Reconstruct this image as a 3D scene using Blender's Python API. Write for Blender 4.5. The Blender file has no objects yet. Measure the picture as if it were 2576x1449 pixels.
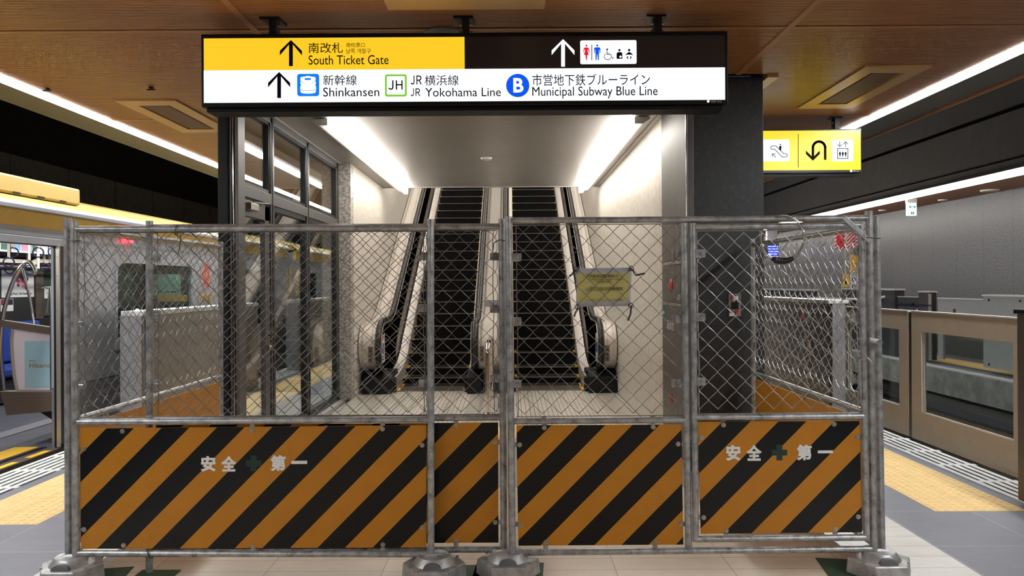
import bpy, bmesh, math, random
from mathutils import Vector, Matrix

random.seed(7)
SC = bpy.context.scene
COL = SC.collection

# ---------------------------------------------------------------- camera, world, exposure
F = 1900.0                      # focal length in pixels of a 2576 x 1449 frame
CX, CY = 1288.0, 724.5
VX, VY = 1285.0, 715.0          # where the level line of sight meets the frame
ROLL = math.radians(0.35)
EYE = 1.5
cam_data = bpy.data.cameras.new('camera')
cam_data.sensor_fit = 'HORIZONTAL'
cam_data.sensor_width = 36.0
cam_data.lens = F / 2576.0 * 36.0
cam_data.shift_x = (CX - VX) / 2576.0
cam_data.shift_y = -(CY - VY) / 2576.0
cam_data.clip_start = 0.05
cam_data.clip_end = 200
cam = bpy.data.objects.new('camera', cam_data)
COL.objects.link(cam)
cam.matrix_world = Matrix.Translation((0, 0, EYE)) @ Matrix.Rotation(math.radians(90), 4, 'X') @ Matrix.Rotation(-ROLL, 4, 'Z')
SC.camera = cam

world = bpy.data.worlds.new('world')
SC.world = world
world.use_nodes = True
world.node_tree.nodes['Background'].inputs[0].default_value = (0.9, 0.95, 1.0, 1)
world.node_tree.nodes['Background'].inputs[1].default_value = 0.02

SC.view_settings.view_transform = 'Standard'
SC.view_settings.look = 'None'
SC.view_settings.gamma = 1.0
SC.view_settings.use_curve_mapping = False
SC.view_settings.exposure = 0.0
SC.cycles.use_denoising = True
SC.cycles.max_bounces = 6
SC.cycles.diffuse_bounces = 3
SC.cycles.glossy_bounces = 3
SC.cycles.transmission_bounces = 3
SC.cycles.transparent_max_bounces = 12
SC.cycles.use_adaptive_sampling = True
SC.cycles.adaptive_threshold = 0.02
SC.cycles.caustics_reflective = False
SC.cycles.caustics_refractive = False
SC.cycles.sample_clamp_indirect = 4.0

# strengths of the lamps the station has
L_STRIP = 52.0      # platform edge strip lights
L_FAR = 20.0
L_HALL = 26.0       # the two lamps over the escalators
L_TRAIN = 15.0       # lamps inside the carriages


def P(px, py, Y):
    """the point at depth Y that a pixel of the photograph shows"""
    dx, dy = px - CX, py - CY
    c, s = math.cos(ROLL), math.sin(ROLL)
    u = dx * c - dy * s + CX - VX
    v = dy * c + dx * s + CY - VY
    return Vector((u / F * Y, Y, EYE - v / F * Y))


def lin(r, g, b):
    def f(c):
        c /= 255.0
        return c / 12.92 if c <= 0.04045 else ((c + 0.055) / 1.055) ** 2.4
    return (f(r), f(g), f(b), 1.0)


# ---------------------------------------------------------------- materials
def new_mat(name):
    m = bpy.data.materials.new(name)
    m.use_nodes = True
    nt = m.node_tree
    return m, nt, nt.nodes['Principled BSDF']


def coords(nt, scale=(1, 1, 1), loc=(0, 0, 0)):
    tc = nt.nodes.new('ShaderNodeTexCoord')
    mp = nt.nodes.new('ShaderNodeMapping')
    mp.inputs['Scale'].default_value = scale
    mp.inputs['Location'].default_value = loc
    nt.links.new(tc.outputs['Object'], mp.inputs['Vector'])
    return mp.outputs['Vector']


def ramp(nt, fac, stops):
    r = nt.nodes.new('ShaderNodeValToRGB')
    el = r.color_ramp.elements
    while len(el) < len(stops):
        el.new(0.5)
    for e, (p, c) in zip(el, stops):
        e.position = p
        e.color = c
    nt.links.new(fac, r.inputs['Fac'])
    return r.outputs['Color']


def pbr(name, col, rough=0.5, metal=0.0, var=0.12, scale=(6, 6, 6), bump=0.0, detail=4, spec=0.5, coat=0.0):
    """a surface whose colour drifts a little with a noise"""
    m, nt, b = new_mat(name)
    n = nt.nodes.new('ShaderNodeTexNoise')
    n.inputs['Scale'].default_value = 1.0
    n.inputs['Detail'].default_value = detail
    nt.links.new(coords(nt, scale), n.inputs['Vector'])
    lo = tuple(c * (1 - var) for c in col[:3]) + (1,)
    hi = tuple(min(1, c * (1 + var)) for c in col[:3]) + (1,)
    nt.links.new(ramp(nt, n.outputs['Fac'], [(0.3, lo), (0.7, hi)]), b.inputs['Base Color'])
    b.inputs['Roughness'].default_value = rough
    b.inputs['Metallic'].default_value = metal
    b.inputs['Specular IOR Level'].default_value = spec
    b.inputs['Coat Weight'].default_value = coat
    if bump:
        bp = nt.nodes.new('ShaderNodeBump')
        bp.inputs['Strength'].default_value = bump
        bp.inputs['Distance'].default_value = 0.01
        nt.links.new(n.outputs['Fac'], bp.inputs['Height'])
        nt.links.new(bp.outputs['Normal'], b.inputs['Normal'])
    return m


def glow(name, col, strength):
    m, nt, b = new_mat(name)
    b.inputs['Base Color'].default_value = (0.2 * col[0], 0.2 * col[1], 0.2 * col[2], 1)
    b.inputs['Roughness'].default_value = 0.3
    b.inputs['Emission Color'].default_value = col
    b.inputs['Emission Strength'].default_value = strength
    return m


def glass(name, tint=(0.93, 0.97, 0.96, 1), base=0.05, top=0.55):
    m, nt, b = new_mat(name)
    nt.nodes.remove(b)
    out = nt.nodes['Material Output']
    tr = nt.nodes.new('ShaderNodeBsdfTransparent')
    tr.inputs['Color'].default_value = tint
    gl = nt.nodes.new('ShaderNodeBsdfGlossy')
    gl.inputs['Roughness'].default_value = 0.01
    lw = nt.nodes.new('ShaderNodeLayerWeight')
    lw.inputs['Blend'].default_value = 0.35
    mr = nt.nodes.new('ShaderNodeMapRange')
    mr.inputs['To Min'].default_value = base
    mr.inputs['To Max'].default_value = top
    nt.links.new(lw.outputs['Facing'], mr.inputs['Value'])
    mx = nt.nodes.new('ShaderNodeMixShader')
    nt.links.new(mr.outputs['Result'], mx.inputs['Fac'])
    nt.links.new(tr.outputs['BSDF'], mx.inputs[1])
    nt.links.new(gl.outputs['BSDF'], mx.inputs[2])
    nt.links.new(mx.outputs['Shader'], out.inputs['Surface'])
    return m


def math_node(nt, op, a, b=None):
    n = nt.nodes.new('ShaderNodeMath')
    n.operation = op
    for i, v in enumerate((a, b)):
        if v is None:
            continue
        if isinstance(v, (int, float)):
            n.inputs[i].default_value = v
        else:
            nt.links.new(v, n.inputs[i])
    return n.outputs[0]


def stripe_mat(name, start, period, orange, black):
    """45 degree hazard stripes on the local x-z plane; a black band begins at x - z = start"""
    m, nt, b = new_mat(name)
    sp = nt.nodes.new('ShaderNodeSeparateXYZ')
    nt.links.new(coords(nt), sp.inputs[0])
    d = math_node(nt, 'SUBTRACT', sp.outputs['X'], sp.outputs['Z'])
    d = math_node(nt, 'DIVIDE', math_node(nt, 'SUBTRACT', d, start - 40 * period), period)
    fr = math_node(nt, 'FRACT', d)
    n = nt.nodes.new('ShaderNodeTexNoise')
    n.inputs['Scale'].default_value = 9
    n.inputs['Detail'].default_value = 6
    nt.links.new(coords(nt), n.inputs['Vector'])
    o1 = ramp(nt, n.outputs['Fac'], [(0.3, tuple(c * 0.9 for c in orange[:3]) + (1,)), (0.75, orange)])
    mx = nt.nodes.new('ShaderNodeMix')
    mx.data_type = 'RGBA'
    nt.links.new(math_node(nt, 'LESS_THAN', fr, 0.5), mx.inputs['Factor'])
    nt.links.new(o1, mx.inputs['A'])
    mx.inputs['B'].default_value = black
    nt.links.new(mx.outputs['Result'], b.inputs['Base Color'])
    nt.links.new(math_node(nt, 'ADD', math_node(nt, 'MULTIPLY', n.outputs['Fac'], 0.15), 0.24), b.inputs['Roughness'])
    b.inputs['Specular IOR Level'].default_value = 0.3
    return m


def tile_mat(name, c1, c2, joint, bw, bh, off=(0, 0), mortar=0.004, rough=0.4, var=3.0, offset=0.0):
    m, nt, b = new_mat(name)
    br = nt.nodes.new('ShaderNodeTexBrick')
    br.offset = offset
    br.squash = 1.0
    br.inputs['Scale'].default_value = 1.0
    br.inputs['Mortar Size'].default_value = mortar
    br.inputs['Mortar Smooth'].default_value = 0.1
    br.inputs['Brick Width'].default_value = bw
    br.inputs['Row Height'].default_value = bh
    br.inputs['Color1'].default_value = c1
    br.inputs['Color2'].default_value = c2
    br.inputs['Mortar'].default_value = joint
    nt.links.new(coords(nt, (1, 1, 1), (-off[0], -off[1], 0)), br.inputs['Vector'])
    n = nt.nodes.new('ShaderNodeTexNoise')
    n.inputs['Scale'].default_value = var
    n.inputs['Detail'].default_value = 8
    n.inputs['Roughness'].default_value = 0.7
    nt.links.new(coords(nt, (1, 1.6, 1)), n.inputs['Vector'])
    tint = ramp(nt, n.outputs['Fac'], [(0.3, (0.84, 0.82, 0.80, 1)), (0.7, (1, 1, 1, 1))])
    mx = nt.nodes.new('ShaderNodeMix')
    mx.data_type = 'RGBA'
    mx.blend_type = 'MULTIPLY'
    mx.inputs['Factor'].default_value = 1.0
    nt.links.new(br.outputs['Color'], mx.inputs['A'])
    nt.links.new(tint, mx.inputs['B'])
    nt.links.new(mx.outputs['Result'], b.inputs['Base Color'])
    b.inputs['Roughness'].default_value = rough
    return m


def mottled(name, base, spot, scale, lo, hi, rough, stretch=(1, 1, 1), bump=0.0, joints=None, jcol=(0.02, 0.02, 0.02, 1), jaxis='Y'):
    """two stone tones split by a noise, with optional panel joints every `joints` metres"""
    m, nt, b = new_mat(name)
    n = nt.nodes.new('ShaderNodeTexNoise')
    n.inputs['Scale'].default_value = scale
    n.inputs['Detail'].default_value = 7
    n.inputs['Roughness'].default_value = 0.62
    nt.links.new(coords(nt, stretch), n.inputs['Vector'])
    col = ramp(nt, n.outputs['Fac'], [(lo, base), (hi, spot)])
    if joints:
        sp = nt.nodes.new('ShaderNodeSeparateXYZ')
        nt.links.new(coords(nt), sp.inputs[0])
        fr = math_node(nt, 'FRACT', math_node(nt, 'DIVIDE', math_node(nt, 'ADD', sp.outputs[jaxis], 100.0), joints))
        mx = nt.nodes.new('ShaderNodeMix')
        mx.data_type = 'RGBA'
        nt.links.new(math_node(nt, 'LESS_THAN', fr, 0.006), mx.inputs['Factor'])
        nt.links.new(col, mx.inputs['A'])
        mx.inputs['B'].default_value = jcol
        col = mx.outputs['Result']
    nt.links.new(col, b.inputs['Base Color'])
    b.inputs['Roughness'].default_value = rough
    if bump:
        bp = nt.nodes.new('ShaderNodeBump')
        bp.inputs['Strength'].default_value = bump
        bp.inputs['Distance'].default_value = 0.01
        nt.links.new(n.outputs['Fac'], bp.inputs['Height'])
        nt.links.new(bp.outputs['Normal'], b.inputs['Normal'])
    return m


ORANGE = lin(190, 126, 34)
BLACKP = lin(14, 14, 15)
M = {}
def pipe_mat(name):
    """galvanised pipe: mottled zinc with dark scuffs running along it"""
    m, nt, b = new_mat(name)
    n1 = nt.nodes.new('ShaderNodeTexNoise')
    n1.inputs['Scale'].default_value = 26
    n1.inputs['Detail'].default_value = 7
    nt.links.new(coords(nt), n1.inputs['Vector'])
    base = ramp(nt, n1.outputs['Fac'], [(0.3, lin(130, 131, 131)), (0.7, lin(188, 189, 189))])
    n2 = nt.nodes.new('ShaderNodeTexNoise')
    n2.inputs['Scale'].default_value = 1.0
    n2.inputs['Detail'].default_value = 5
    n2.inputs['Distortion'].default_value = 0.4
    nt.links.new(coords(nt, (70, 70, 16)), n2.inputs['Vector'])
    scuff = ramp(nt, n2.outputs['Fac'], [(0.60, (1, 1, 1, 1)), (0.70, (0.55, 0.54, 0.53, 1))])
    mx = nt.nodes.new('ShaderNodeMix')
    mx.data_type = 'RGBA'
    mx.blend_type = 'MULTIPLY'
    mx.inputs['Factor'].default_value = 1.0
    nt.links.new(base, mx.inputs['A'])
    nt.links.new(scuff, mx.inputs['B'])
    nt.links.new(mx.outputs['Result'], b.inputs['Base Color'])
    b.inputs['Metallic'].default_value = 0.5
    nt.links.new(math_node(nt, 'ADD', math_node(nt, 'MULTIPLY', n1.outputs['Fac'], 0.25), 0.2), b.inputs['Roughness'])
    return m


M['galv'] = pipe_mat('galvanised_steel')
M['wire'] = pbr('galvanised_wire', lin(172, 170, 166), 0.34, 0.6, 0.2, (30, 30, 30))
M['wire_shaded'] = pbr('shaded_galvanised_wire', lin(120, 116, 111), 0.4, 0.5, 0.2, (30, 30, 30))  # same wire as above, its backlit shade put into a darker colour
M['cast'] = pbr('cast_grey', lin(172, 170, 168), 0.42, 0.6, 0.35, (18, 18, 18), 0.3, 6)
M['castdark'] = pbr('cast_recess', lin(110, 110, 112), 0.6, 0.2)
M['orange'] = pbr('orange_sheet', ORANGE, 0.35, 0.0, 0.08)
M['bolt'] = pbr('zinc_bolt', lin(170, 165, 155), 0.35, 0.8)
M['white_letter'] = pbr('white_letter', lin(235, 235, 232), 0.4, 0, 0.03)
M['green_cross'] = pbr('green_cross', lin(12, 50, 41), 0.4, 0, 0.05)
M['mat_green'] = pbr('green_rubber', lin(46, 70, 48), 0.7, 0, 0.15, (30, 30, 30))
M['wood'] = pbr('wood_slat', lin(178, 124, 76), 0.32, 0.0, 0.14, (1.2, 40, 40), 0, 3)
M['wood_strip'] = pbr('wood_strip', lin(176, 122, 80), 0.45, 0.0, 0.08)
M['wood_plain'] = pbr('wood_soffit', lin(150, 100, 68), 0.5, 0.0, 0.1, (2, 12, 1))
M['backing'] = pbr('ceiling_backing', lin(46, 28, 20), 0.8, 0, 0.1)
M['grey_soffit'] = pbr('grey_soffit', lin(96, 95, 95), 0.55, 0, 0.05)
M['dark_fascia'] = pbr('dark_fascia', lin(158, 158, 162), 0.7, 0, 0.06)
M['void'] = pbr('dark_void', lin(26, 25, 25), 0.9, 0, 0.2)
M['void_panel'] = pbr('dark_wall_panel', lin(112, 110, 110), 0.8, 0, 0.15)
M['strip'] = glow('strip_lamp', (0.95, 0.985, 1.0, 1), L_STRIP)
M['strip_far'] = glow('far_strip_lamp', (1.0, 0.96, 0.90, 1), L_FAR)
M['hall_lamp'] = glow('hall_lamp', (1.0, 0.95, 0.88, 1), L_HALL)
M['train_lamp'] = glow('carriage_lamp', (1.0, 0.98, 0.95, 1), L_TRAIN)
M['ac'] = pbr('ac_metal', lin(214, 174, 118), 0.35, 0.15, 0.05)
M['ac_slot'] = pbr('ac_slot', lin(92, 58, 36), 0.6, 0, 0.08, (1, 40, 1))
M['blk'] = pbr('black_frame', lin(22, 22, 24), 0.3, 0, 0.1)
M['blk_metal'] = pbr('black_metal', lin(30, 30, 32), 0.4, 0.4, 0.1)
M['deep_black'] = pbr('deep_black', lin(9, 9, 10), 0.5, 0, 0.1, spec=0.25)
M['rubber'] = pbr('black_rubber', lin(18, 18, 18), 0.35, 0, 0.1)
M['boot'] = pbr('black_plastic', lin(10, 10, 11), 0.55, 0, 0.1, spec=0.25)
M['black_panel'] = pbr('black_glossy_panel', lin(10, 10, 10), 0.65, 0, 0.1, spec=0.0)
M['steel'] = pbr('brushed_steel', lin(205, 198, 188), 0.3, 0.85, 0.07, (2, 60, 2))
M['steel_soft'] = pbr('satin_steel', lin(222, 214, 204), 0.42, 0.55, 0.05, (2, 40, 2))
M['chrome'] = pbr('chrome', lin(220, 216, 210), 0.12, 1.0, 0.04)
M['bal_panel'] = pbr('balustrade_steel', lin(120, 108, 98), 0.35, 0.6, 0.06)
M['frame_grey'] = pbr('grey_window_frame', lin(92, 90, 90), 0.42, 0.3, 0.06)
M['frame_dark'] = pbr('dark_window_frame', lin(42, 43, 46), 0.35, 0.4, 0.08)
M['glass'] = glass('clear_glass', (0.90, 0.93, 0.92, 1), 0.12, 0.62)
M['door_glass'] = glass('door_glass', (0.90, 0.94, 0.94, 1), 0.03, 0.2)
M['train_glass'] = glass('carriage_glass', (0.60, 0.70, 0.67, 1), 0.02, 0.10)
M['plastic_clear'] = glass('clear_tube', (0.80, 0.80, 0.76, 1), 0.12, 0.7)
M['granite'] = mottled('dark_granite', lin(28, 27, 28), lin(42, 40, 40), 26, 0.52, 0.60, 0.42)
M['hall_wall'] = mottled('beige_stone', lin(200, 191, 176), lin(230, 222, 210), 30, 0.36, 0.62, 0.42, (1, 1, 0.45), 0.1, 0.9, lin(150, 140, 124))
M['column_stone'] = mottled('grey_travertine', lin(140, 134, 128), lin(196, 190, 182), 24, 0.46, 0.54, 0.5, (1, 1, 1.6), 0.1)
M['far_wall'] = mottled('grey_fibre_panel', lin(88, 89, 92), lin(136, 138, 142), 46, 0.42, 0.66, 0.4, (1, 1, 0.9), 0.1, 0.86, lin(60, 60, 60))
M['hall_ceil'] = pbr('white_metal_slat', lin(176, 171, 165), 0.36, 0.35, 0.04, (1, 1, 1))
M['floor'] = tile_mat('beige_tile', lin(226, 208, 187), lin(214, 196, 174), lin(150, 134, 118), 0.61, 0.165, (0.54, 3.96), 0.0022)
M['floor_white'] = tile_mat('pale_tile', lin(232, 230, 224), lin(222, 219, 212), lin(160, 158, 152), 0.61, 0.165, (0.0, 3.96), 0.0022)
M['floor_grey'] = tile_mat('slate_tile', lin(136, 136, 145), lin(128, 129, 138), lin(172, 172, 176), 0.6, 0.66, (0.0, 4.28), 0.003)
M['floor_mid'] = tile_mat('taupe_tile', lin(176, 166, 154), lin(168, 158, 146), lin(140, 130, 120), 0.61, 0.33, (0.54, 3.96))
M['tactile'] = pbr('yellow_tactile_tile', lin(244, 206, 138), 0.55, 0, 0.06, (20, 20, 20))
M['tactile_joint'] = pbr('tactile_joint', lin(150, 128, 88), 0.8, 0)
M['drain'] = pbr('white_grating', lin(218, 219, 216), 0.5, 0, 0.05)
M['drain_slot'] = pbr('grating_slot', lin(30, 30, 30), 0.9, 0)
M['landing'] = pbr('ribbed_steel_floor', lin(226, 217, 204), 0.4, 0.35, 0.12, (3, 1, 1), 0, 5)
M['landing_groove'] = pbr('steel_floor_groove', lin(84, 74, 66), 0.6, 0.3)
M['step'] = pbr('black_step', lin(13, 12, 12), 0.6, 0.0, 0.1, spec=0.2)
M['step_lip'] = pbr('step_lip', lin(112, 106, 100), 0.5, 0.1, 0.15, (20, 3, 3))
M['yellow'] = pbr('yellow_edge', lin(238, 186, 40), 0.5, 0, 0.05)
M['gold'] = pbr('champagne_metal', lin(206, 190, 168), 0.42, 0.15, 0.04)
M['psd_grey'] = pbr('screen_door_grey', lin(142, 142, 147), 0.45, 0.2, 0.04)
M['psd_taupe'] = pbr('screen_door_taupe', lin(128, 122, 118), 0.4, 0.3, 0.05)
M['psd_dark'] = pbr('screen_door_charcoal', lin(62, 62, 65), 0.4, 0.1, 0.06)
M['psd_black'] = pbr('screen_door_black', lin(42, 42, 44), 0.35, 0.1, 0.06)
M['psd_back'] = pbr('screen_door_back', lin(160, 161, 160), 0.5, 0.1, 0.04)
M['white_metal'] = pbr('white_metal', lin(225, 225, 225), 0.35, 0.2, 0.03)
M['concrete'] = mottled('concrete', lin(126, 124, 118), lin(160, 157, 150), 5, 0.4, 0.65, 0.8)
M['track'] = mottled('dark_ballast', lin(26, 26, 26), lin(46, 46, 46), 40, 0.4, 0.65, 0.9)
M['rail'] = pbr('track_rail', lin(78, 76, 75), 0.4, 0.7)
M['train_side'] = pbr('train_silver', lin(172, 175, 182), 0.38, 0.45, 0.05, (4, 1, 1))
M['train_low'] = pbr('train_silver_low', lin(150, 150, 156), 0.34, 0.6, 0.05, (4, 1, 1))
M['train_yellow'] = pbr('train_yellow', lin(234, 188, 72), 0.4, 0.0, 0.05)
M['train_roof'] = pbr('train_roof_cream', lin(180, 152, 84), 0.45, 0.0, 0.06)
M['train_dark'] = pbr('train_dark_panel', lin(34, 33, 35), 0.5, 0, 0.1)
M['train_floor'] = pbr('train_floor', lin(84, 86, 96), 0.5, 0, 0.15, (5, 5, 5))
M['seat_blue'] = pbr('blue_moquette', lin(34, 64, 150), 0.8, 0, 0.3, (60, 60, 60))
M['pale_panel'] = pbr('pale_panel', lin(214, 206, 216), 0.4, 0, 0.03)
M['ad_blue'] = pbr('ad_light_blue', lin(150, 186, 204), 0.45, 0, 0.06, (4, 4, 4))
M['ad_gold'] = pbr('ad_gold', lin(150, 120, 70), 0.5, 0)
M['paper'] = pbr('paper_white', lin(236, 234, 232), 0.6, 0, 0.02)
M['navy'] = pbr('navy_plastic', lin(28, 26, 66), 0.3, 0, 0.1)
M['cream'] = pbr('cream_panel', lin(226, 214, 200), 0.4, 0, 0.04)
M['red'] = pbr('red_paint', lin(206, 36, 42), 0.4, 0, 0.08)
M['pink'] = pbr('pink_paint', lin(226, 150, 190), 0.5, 0)
M['teal'] = pbr('teal_paint', lin(30, 104, 84), 0.5, 0)
M['skyblue'] = pbr('sky_paint', lin(130, 176, 214), 0.5, 0)
M['amber'] = pbr('amber_paint', lin(240, 182, 66), 0.5, 0)
M['maroon'] = pbr('maroon_paint', lin(140, 30, 60), 0.5, 0)
M['coral'] = pbr('coral_paint', lin(224, 96, 66), 0.5, 0)
M['rose_grey'] = pbr('rose_grey_paint', lin(198, 160, 164), 0.5, 0)
M['hydrant'] = pbr('bronze_panel', lin(98, 91, 85), 0.45, 0.2, 0.08)
M['ink'] = pbr('dark_ink', lin(22, 20, 40), 0.8, 0, spec=0.08)
M['ink_black'] = pbr('black_ink', lin(24, 18, 6), 0.8, 0, spec=0.08)
M['ink_olive'] = pbr('brown_ink', lin(92, 84, 48), 0.6, 0)
M['notice_yellow'] = pbr('notice_yellow', lin(196, 188, 116), 0.5, 0, 0.04)
M['laminate'] = pbr('laminate_grey', lin(186, 188, 198), 0.2, 0, 0.03)
M['sign_yellow'] = glow('sign_yellow', (1.0, 0.62, 0.02, 1), 0.95)
M['sign_yellow2'] = glow('sign_yellow_bright', (1.0, 0.72, 0.015, 1), 1.05)
M['sign_white'] = glow('sign_white', (0.92, 0.97, 1.0, 1), 1.1)
M['sign_dark'] = pbr('sign_dark', lin(52, 48, 48), 0.22, 0, 0.02)
M['sign_blue'] = glow('sign_blue', (0.0, 0.22, 0.95, 1), 0.9)
M['sign_royal'] = glow('sign_royal', (0.0, 0.10, 0.95, 1), 0.9)
M['sign_green'] = glow('sign_green', (0.20, 0.62, 0.03, 1), 0.9)
M['sign_red'] = glow('sign_red', (0.9, 0.01, 0.03, 1), 0.9)
M['lamp_red'] = glow('lamp_red', (1.0, 0.02, 0.04, 1), 8.0)
M['screen_blue'] = glow('screen_blue', (0.03, 0.06, 0.9, 1), 1.3)
M['screen_text'] = glow('screen_text', (0.75, 0.8, 1.0, 1), 1.3)
M['exit_white'] = glow('exit_white', (0.8, 1.0, 0.97, 1), 2.0)
M['exit_green'] = glow('exit_green', (0.02, 0.35, 0.25, 1), 0.6)
M['cable'] = pbr('black_cable', lin(22, 24, 22), 0.5, 0)
M['green_cable'] = pbr('green_wire', lin(24, 56, 44), 0.5, 0)


# ---------------------------------------------------------------- mesh helpers
class MB:
    """collects shapes (world coordinates) and links them as ONE mesh object"""

    def __init__(self):
        self.v, self.f, self.mi, self.i = [], [], [], 0

    def face(self, *idx):
        self.f.append(idx)
        self.mi.append(self.i)

    def box(self, x0, x1, y0, y1, z0, z1):
        x0, x1 = min(x0, x1), max(x0, x1)
        y0, y1 = min(y0, y1), max(y0, y1)
        z0, z1 = min(z0, z1), max(z0, z1)
        n = len(self.v)
        self.v += [(x0, y0, z0), (x1, y0, z0), (x1, y1, z0), (x0, y1, z0), (x0, y0, z1), (x1, y0, z1), (x1, y1, z1), (x0, y1, z1)]
        for q in ((0, 3, 2, 1), (4, 5, 6, 7), (0, 1, 5, 4), (1, 2, 6, 5), (2, 3, 7, 6), (3, 0, 4, 7)):
            self.face(*[n + k for k in q])
        return self

    def tube(self, pts, r, n=8, closed=False, cap=True):
        pts = [Vector(p) for p in pts]
        m = len(pts)
        rr = r if isinstance(r, (list, tuple)) else [r] * m
        base = len(self.v)
        up = None
        for i, p in enumerate(pts):
            a = pts[(i - 1) % m] if (closed or i > 0) else p
            c = pts[(i + 1) % m] if (closed or i < m - 1) else p
            t = (c - a)
            t = t.normalized() if t.length > 1e-9 else Vector((0, 0, 1))
            if up is None:
                up = Vector((0, 0, 1)) if abs(t.z) < 0.9 else Vector((0, 1, 0))
            s = t.cross(up)
            if s.length < 1e-6:
                s = t.cross(Vector((1, 0, 0)))
            s.normalize()
            up = s.cross(t).normalized()
            for k in range(n):
                an = 2 * math.pi * k / n
                self.v.append(tuple(p + s * (rr[i] * math.cos(an)) + up * (rr[i] * math.sin(an))))
        segs = m if closed else m - 1
        for i in range(segs):
            a, b = base + i * n, base + ((i + 1) % m) * n
            for k in range(n):
                k2 = (k + 1) % n
                self.face(a + k, a + k2, b + k2, b + k)
        if cap and not closed:
            self.face(*[base + k for k in reversed(range(n))])
            self.face(*[base + (m - 1) * n + k for k in range(n)])
        return self

    def poly(self, pts, vec):
        """a polygon (any plane) pushed along vec into a slab"""
        vec = Vector(vec)
        n = len(self.v)
        m = len(pts)
        self.v += [tuple(Vector(p)) for p in pts] + [tuple(Vector(p) + vec) for p in pts]
        self.face(*range(n, n + m))
        self.face(*[n + m + k for k in reversed(range(m))])
        for k in range(m):
            k2 = (k + 1) % m
            self.face(n + k, n + m + k, n + m + k2, n + k2)
        return self

    def disc(self, c, r, axis, depth, n=24, r2=None):
        """a disc or short cone: centre c, along axis by depth"""
        c, ax = Vector(c), Vector(axis).normalized()
        s = ax.cross(Vector((0, 0, 1)))
        if s.length < 1e-4:
            s = Vector((1, 0, 0))
        s.normalize()
        u = s.cross(ax)
        r2 = r if r2 is None else r2
        b = len(self.v)
        for rad, off in ((r, 0), (r2, depth)):
            for k in range(n):
                a = 2 * math.pi * k / n
                self.v.append(tuple(c + ax * off + s * (rad * math.cos(a)) + u * (rad * math.sin(a))))
        self.face(*[b + k for k in reversed(range(n))])
        self.face(*[b + n + k for k in range(n)])
        for k in range(n):
            k2 = (k + 1) % n
            self.face(b + k, b + k2, b + n + k2, b + n + k)
        return self

    def lathe(self, c, prof, n=24):
        c = Vector(c)
        b = len(self.v)
        for r, z in prof:
            for k in range(n):
                a = 2 * math.pi * k / n
                self.v.append((c.x + r * math.cos(a), c.y + r * math.sin(a), c.z + z))
        for i in range(len(prof) - 1):
            for k in range(n):
                k2 = (k + 1) % n
                self.face(b + i * n + k, b + i * n + k2, b + (i + 1) * n + k2, b + (i + 1) * n + k)
        self.face(*[b + k for k in reversed(range(n))])
        self.face(*[b + (len(prof) - 1) * n + k for k in range(n)])
        return self

    def sweep(self, path, section):
        """a closed section [(x, dz)] carried along a path [(y, z)]"""
        b, n = len(self.v), len(section)
        for (y, z) in path:
            for (x, dz) in section:
                self.v.append((x, y, z + dz))
        for i in range(len(path) - 1):
            for k in range(n):
                k2 = (k + 1) % n
                self.face(b + i * n + k, b + i * n + k2, b + (i + 1) * n + k2, b + (i + 1) * n + k)
        self.face(*[b + k for k in reversed(range(n))])
        self.face(*[b + (len(path) - 1) * n + k for k in range(n)])
        return self

    def build(self, name, mats, parent=None, bev=0.0, smooth=False, kind=None):
        off = Vector((0, 0, 0))
        q = parent
        while q is not None:
            off += Vector(q.location)
            q = q.parent
        me = bpy.data.meshes.new(name)
        me.from_pydata([tuple(Vector(p) - off) for p in self.v], [], self.f)
        ms = mats if isinstance(mats, (list, tuple)) else [mats]
        for m in ms:
            me.materials.append(M[m] if isinstance(m, str) else m)
        if len(ms) > 1:
            me.polygons.foreach_set('material_index', self.mi)
        bm = bmesh.new()
        bm.from_mesh(me)
        bmesh.ops.recalc_face_normals(bm, faces=bm.faces)
        bm.to_mesh(me)
        bm.free()
        if smooth:
            me.polygons.foreach_set('use_smooth', [True] * len(me.polygons))
            me.set_sharp_from_angle(angle=math.radians(40))
        me.update()
        o = bpy.data.objects.new(name, me)
        COL.objects.link(o)
        o.parent = parent
        if bev:
            md = o.modifiers.new('bevel', 'BEVEL')
            md.width = bev
            md.segments = 2
            md.limit_method = 'ANGLE'
            md.angle_limit = math.radians(35)
        if kind:
            o['kind'] = kind
        return o


def box(x0, x1, y0, y1, z0, z1):
    return MB().box(x0, x1, y0, y1, z0, z1)


def thing(name, label, cat, loc, group=None):
    o = bpy.data.objects.new(name, None)
    o.empty_display_size = 0.1
    COL.objects.link(o)
    o.location = loc
    return tag(o, label, cat, group)


def tag(o, label, cat, group=None):
    o['label'] = label
    o['category'] = cat
    if group:
        o['group'] = group
    return o


def struct(mb, name, mats, bev=0.0, smooth=False, parent=None):
    o = mb.build(name, mats, parent, bev, smooth)
    if parent is None:
        o['kind'] = 'structure'
    return o


def kids(o):
    return [c for c in bpy.data.objects if c.parent == o]


def copy_tree(o, parent=None):
    c = o.copy()
    COL.objects.link(c)
    c.parent = parent
    for k in kids(o):
        copy_tree(k, c)
    return c


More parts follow.
